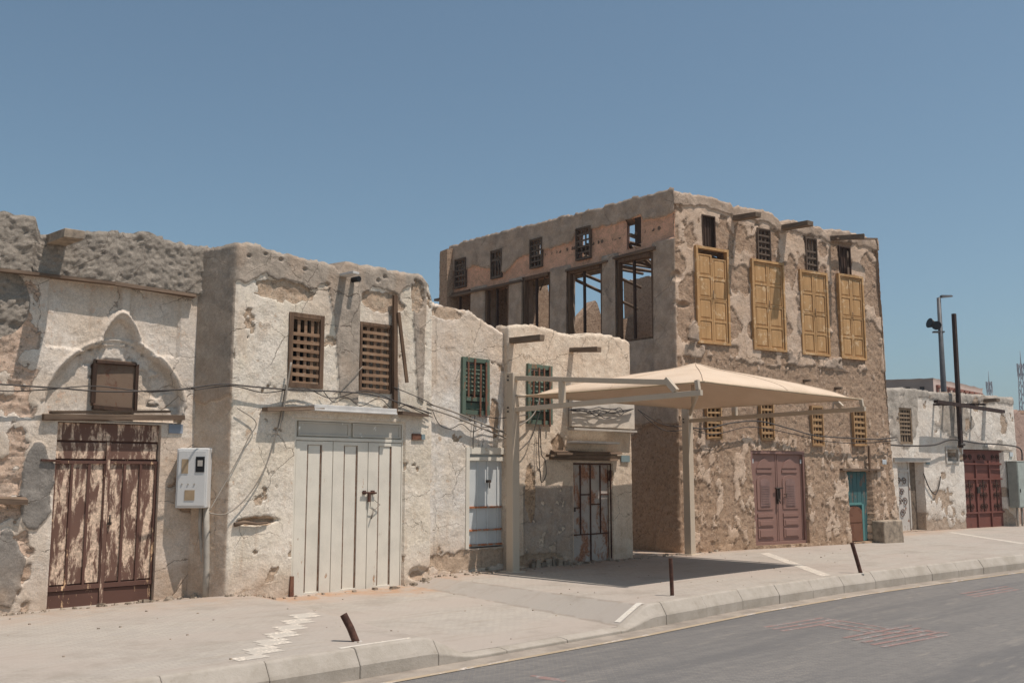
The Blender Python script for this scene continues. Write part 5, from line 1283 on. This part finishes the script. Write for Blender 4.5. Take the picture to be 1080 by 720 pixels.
#================================================================== far objects
def farY(px, py, Y): r = ray(px, py); return (r[0] / r[1] * Y, Y, H + r[2] / r[1] * Y)
a = farY(930, 400, 59); b = farY(984, 399, 58); c = farY(1036, 409, 65)
FD1 = Frame(a, (b[0] - a[0], b[1] - a[1])); FD2 = Frame(b, (c[0] - b[0], c[1] - b[1]))
r8 = thing('distant_building', 'grey and pale pink two-storey building far behind the white house', 'building', FD1.M)
GREYW = plain("grey_render", (140, 132, 126), .1, .9, sc=1); PINKW = plain("pink_render", (200, 180, 168), .08, .9, sc=1)
L_a = hypot(b[0] - a[0], b[1] - a[1]); L_b = hypot(c[0] - b[0], c[1] - b[1]); zz = b[2]
def holes_wall(L, z1, th, wins, name, mat, M, parent):
    Wl = Wall([(0, 0), (L, 0)]); return Wl.build(name, mat, parent, M, -.4, lambda u: z1 + 0 * u, wins, lambda U, Z, t: np.zeros(U.shape + (4,)), lambda U, Z, t, l: 0 * U + .07 * (1 - ss(0, .16, t - Z)) ** 2, .6, th, zfix=max(w_[3] for w_ in wins) + .02)
w1 = [(FD1.uz(p, 409)[0], FD1.uz(p + 5, 409)[0], FD1.uz(970, 414)[1], FD1.uz(970, 407.5)[1]) for p in (942, 955, 970)]
w2 = []
for k in range(9):
    u = L_b * (.06 + k * .105); w2.append((u, u + L_b * .045, zz - 1.5, zz - .5)); 
holes_wall(L_a, zz, .3, w1, 'wall', GREYW, FD1.M, r8); holes_wall(L_b, zz, .3, w2, 'wall', PINKW, FD2.M, r8)
BR = plain("red_brown_trim", (142, 96, 82), .1)
for w_ in w2:
    m = MB(); m.box(w_[0] - .15, w_[1] + .15, -.15, .1, w_[3], w_[3] + .15); m.box(w_[0] - .1, w_[0], -.1, .1, w_[2], w_[3]); m.build('window_surround', BR, r8, FD2.M)
for w_ in w1 + w2:
    m = MB(); m.box(w_[0], w_[1], .15, .2, w_[2], w_[3]); m.build('window', plain("window_glass", (70, 72, 76), .1, .3) if 'wg' not in globals() else wg, r8, FD1.M if w_ in w1 else FD2.M)
cl = FD1.loc(c[0], c[1]); m = MB(); pq = [(.1, .3), (L_a - .4, .3), (cl[0] - .6, cl[1]), (cl[0] - L_a, cl[1])]; m.quadbox([(x, y, 0) for x, y in pq] + [(x, y, zz - .5) for x, y in pq]); m.build('roof', GREYW, r8, FD1.M)

p = farY(990, 314, 46); q_ = farY(995.5, 414, 46)
t = thing('street_lamp', 'tall grey street lamp with loudspeakers rising behind the white house', 'street lamp', T(q_[0], q_[1], 0))
lx = p[0] - q_[0]
m = MB(); m.tube([(.25, 0, -.3), (0, 0, q_[2]), (lx, 0, p[2])], .17, 10, .09); m.build('pole', POLE, t)
e = farY(999, 313, 46); m = MB(); m.tube([(lx, 0, p[2]), (e[0] - q_[0] - .1, 0, p[2] + .06)], .035, 6); m.build('lamp_arm', POLE, t)
m = MB(); x = e[0] - q_[0]; m.quadbox([(x - .3, -.12, p[2]), (x + .25, -.08, p[2] + .05), (x + .25, .08, p[2] + .05), (x - .3, .12, p[2]), (x - .3, -.1, p[2] + .12), (x + .2, -.06, p[2] + .12), (x + .2, .06, p[2] + .12), (x - .3, .1, p[2] + .12)]); m.build('lamp_head', POLE, t)
sp_ = farY(986, 343, 46); m = MB(); x = sp_[0] - q_[0]
m.tube([(x - .30, -.1, sp_[2] + .1), (x + .1, .0, sp_[2])], .24, 10, .08); m.tube([(x - .05, -.3, sp_[2] - .05), (x + .12, 0, sp_[2] - .1)], .22, 10, .08); m.build('loudspeaker', DARK, t)
m = MB(); m.box(x - .1, x + .4, -.1, .1, sp_[2] - .35, sp_[2] - .28); m.build('bracket', POLE, t)
def mast(base, top, Y, wd, label, lat=True):
    a = farY(*base, Y); b = farY(*top, Y); t = thing('lattice_mast', label, 'mast', T(a[0], Y, 0)); z1 = b[2]; m = MB()
    n = 14
    for (sx_, sy_) in ((-1, -1), (1, -1), (1, 1), (-1, 1)): m.tube([(sx_ * wd, sy_ * wd, 0), (sx_ * wd * .45, sy_ * wd * .45, z1 * .9)], wd * .12, 4)
    for k in range(n):
        z = z1 * .9 * k / n; w_ = wd * (1 - .55 * k / n); z2 = z + z1 * .9 / n; w2_ = wd * (1 - .55 * (k + 1) / n)
        for (i, j) in (((-1, -1), (1, -1)), ((1, -1), (1, 1)), ((1, 1), (-1, 1)), ((-1, 1), (-1, -1))):
            m.tube([(i[0] * w_, i[1] * w_, z), (j[0] * w2_, j[1] * w2_, z2)], wd * .07, 4)
    m.build('tower', FARM, t)
    m = MB(); m.tube([(0, 0, z1 * .88), (0, 0, z1)], wd * .14, 5, wd * .05); m.build('spire', FARM, t)
    m = MB()
    for k in range(6):
        an = k * pi / 3; zz_ = z1 * (.80 + .04 * (k % 2)); m.box(wd * .8 * cos(an) - wd * .15, wd * .8 * cos(an) + wd * .15, wd * .8 * sin(an) - wd * .15, wd * .8 * sin(an) + wd * .15, zz_, zz_ + z1 * .06)
    m.build('antenna', FARM, t)
mast((1044, 418), (1042, 391), 330, 1.1, 'small pale lattice mast far behind the white house')
mast((1079, 418), (1075, 370), 300, 1.3, 'tall pale antenna mast at the right edge far away')

#================================================================== loose stones along the foot of the walls
random.seed(33); q_ = MB()
def pebble(s_, t_, r):
    x, y = s_, -t_; z = float(gz(s_, t_)) + r * .25; b = len(q_.v)
    c = [(x + r * a + random.uniform(-.35, .35) * r, y + r * b_ + random.uniform(-.35, .35) * r, z + r * .7 * k_ + random.uniform(-.2, .2) * r) for (a, b_, k_) in ((-1, -1, -1), (1, -1, -1), (1, 1, -1), (-1, 1, -1), (-.7, -.7, 1), (.7, -.7, 1), (.7, .7, 1), (-.7, .7, 1))]
    q_.quadbox(c)
for k in range(420):
    s_ = random.uniform(2, 24); base = -13.1 if s_ < 14.6 else -13.1 - .0 * s_
    t_ = base + abs(random.gauss(0, .14)) + .03
    if s_ < 7.2: t_ = -13.62 + abs(random.gauss(0, .15))
    if 7.9 < s_ < 10.2 and random.random() < .5: continue
    pebble(s_, t_, random.uniform(.006, .03) if random.random() < .9 else random.uniform(.03, .055))
for k in range(110):
    s_ = random.uniform(1, 22); pebble(s_, random.uniform(-13, K(s_) - .1), random.uniform(.004, .014))
tag(q_.build('rubble_stones', STONEM, None, STM), kind='stuff')

# ------------------------------------------------------------------ dusty air
mh = bpy.data.materials.new('dusty_air'); mh.use_nodes = True; th_ = mh.node_tree
for n_ in list(th_.nodes):
    if n_.type == 'BSDF_PRINCIPLED': th_.nodes.remove(n_)
pv = th_.nodes.new('ShaderNodeVolumePrincipled'); pv.inputs['Color'].default_value = (.86, .90, .96, 1); pv.inputs['Density'].default_value = .0006; pv.inputs['Anisotropy'].default_value = .3
th_.links.new(pv.outputs[0], th_.nodes['Material Output'].inputs['Volume'])
m = MB(); m.box(-905, 905, -1205, 1505, -1.7, 48); tag(m.build('haze', mh), kind='stuff')
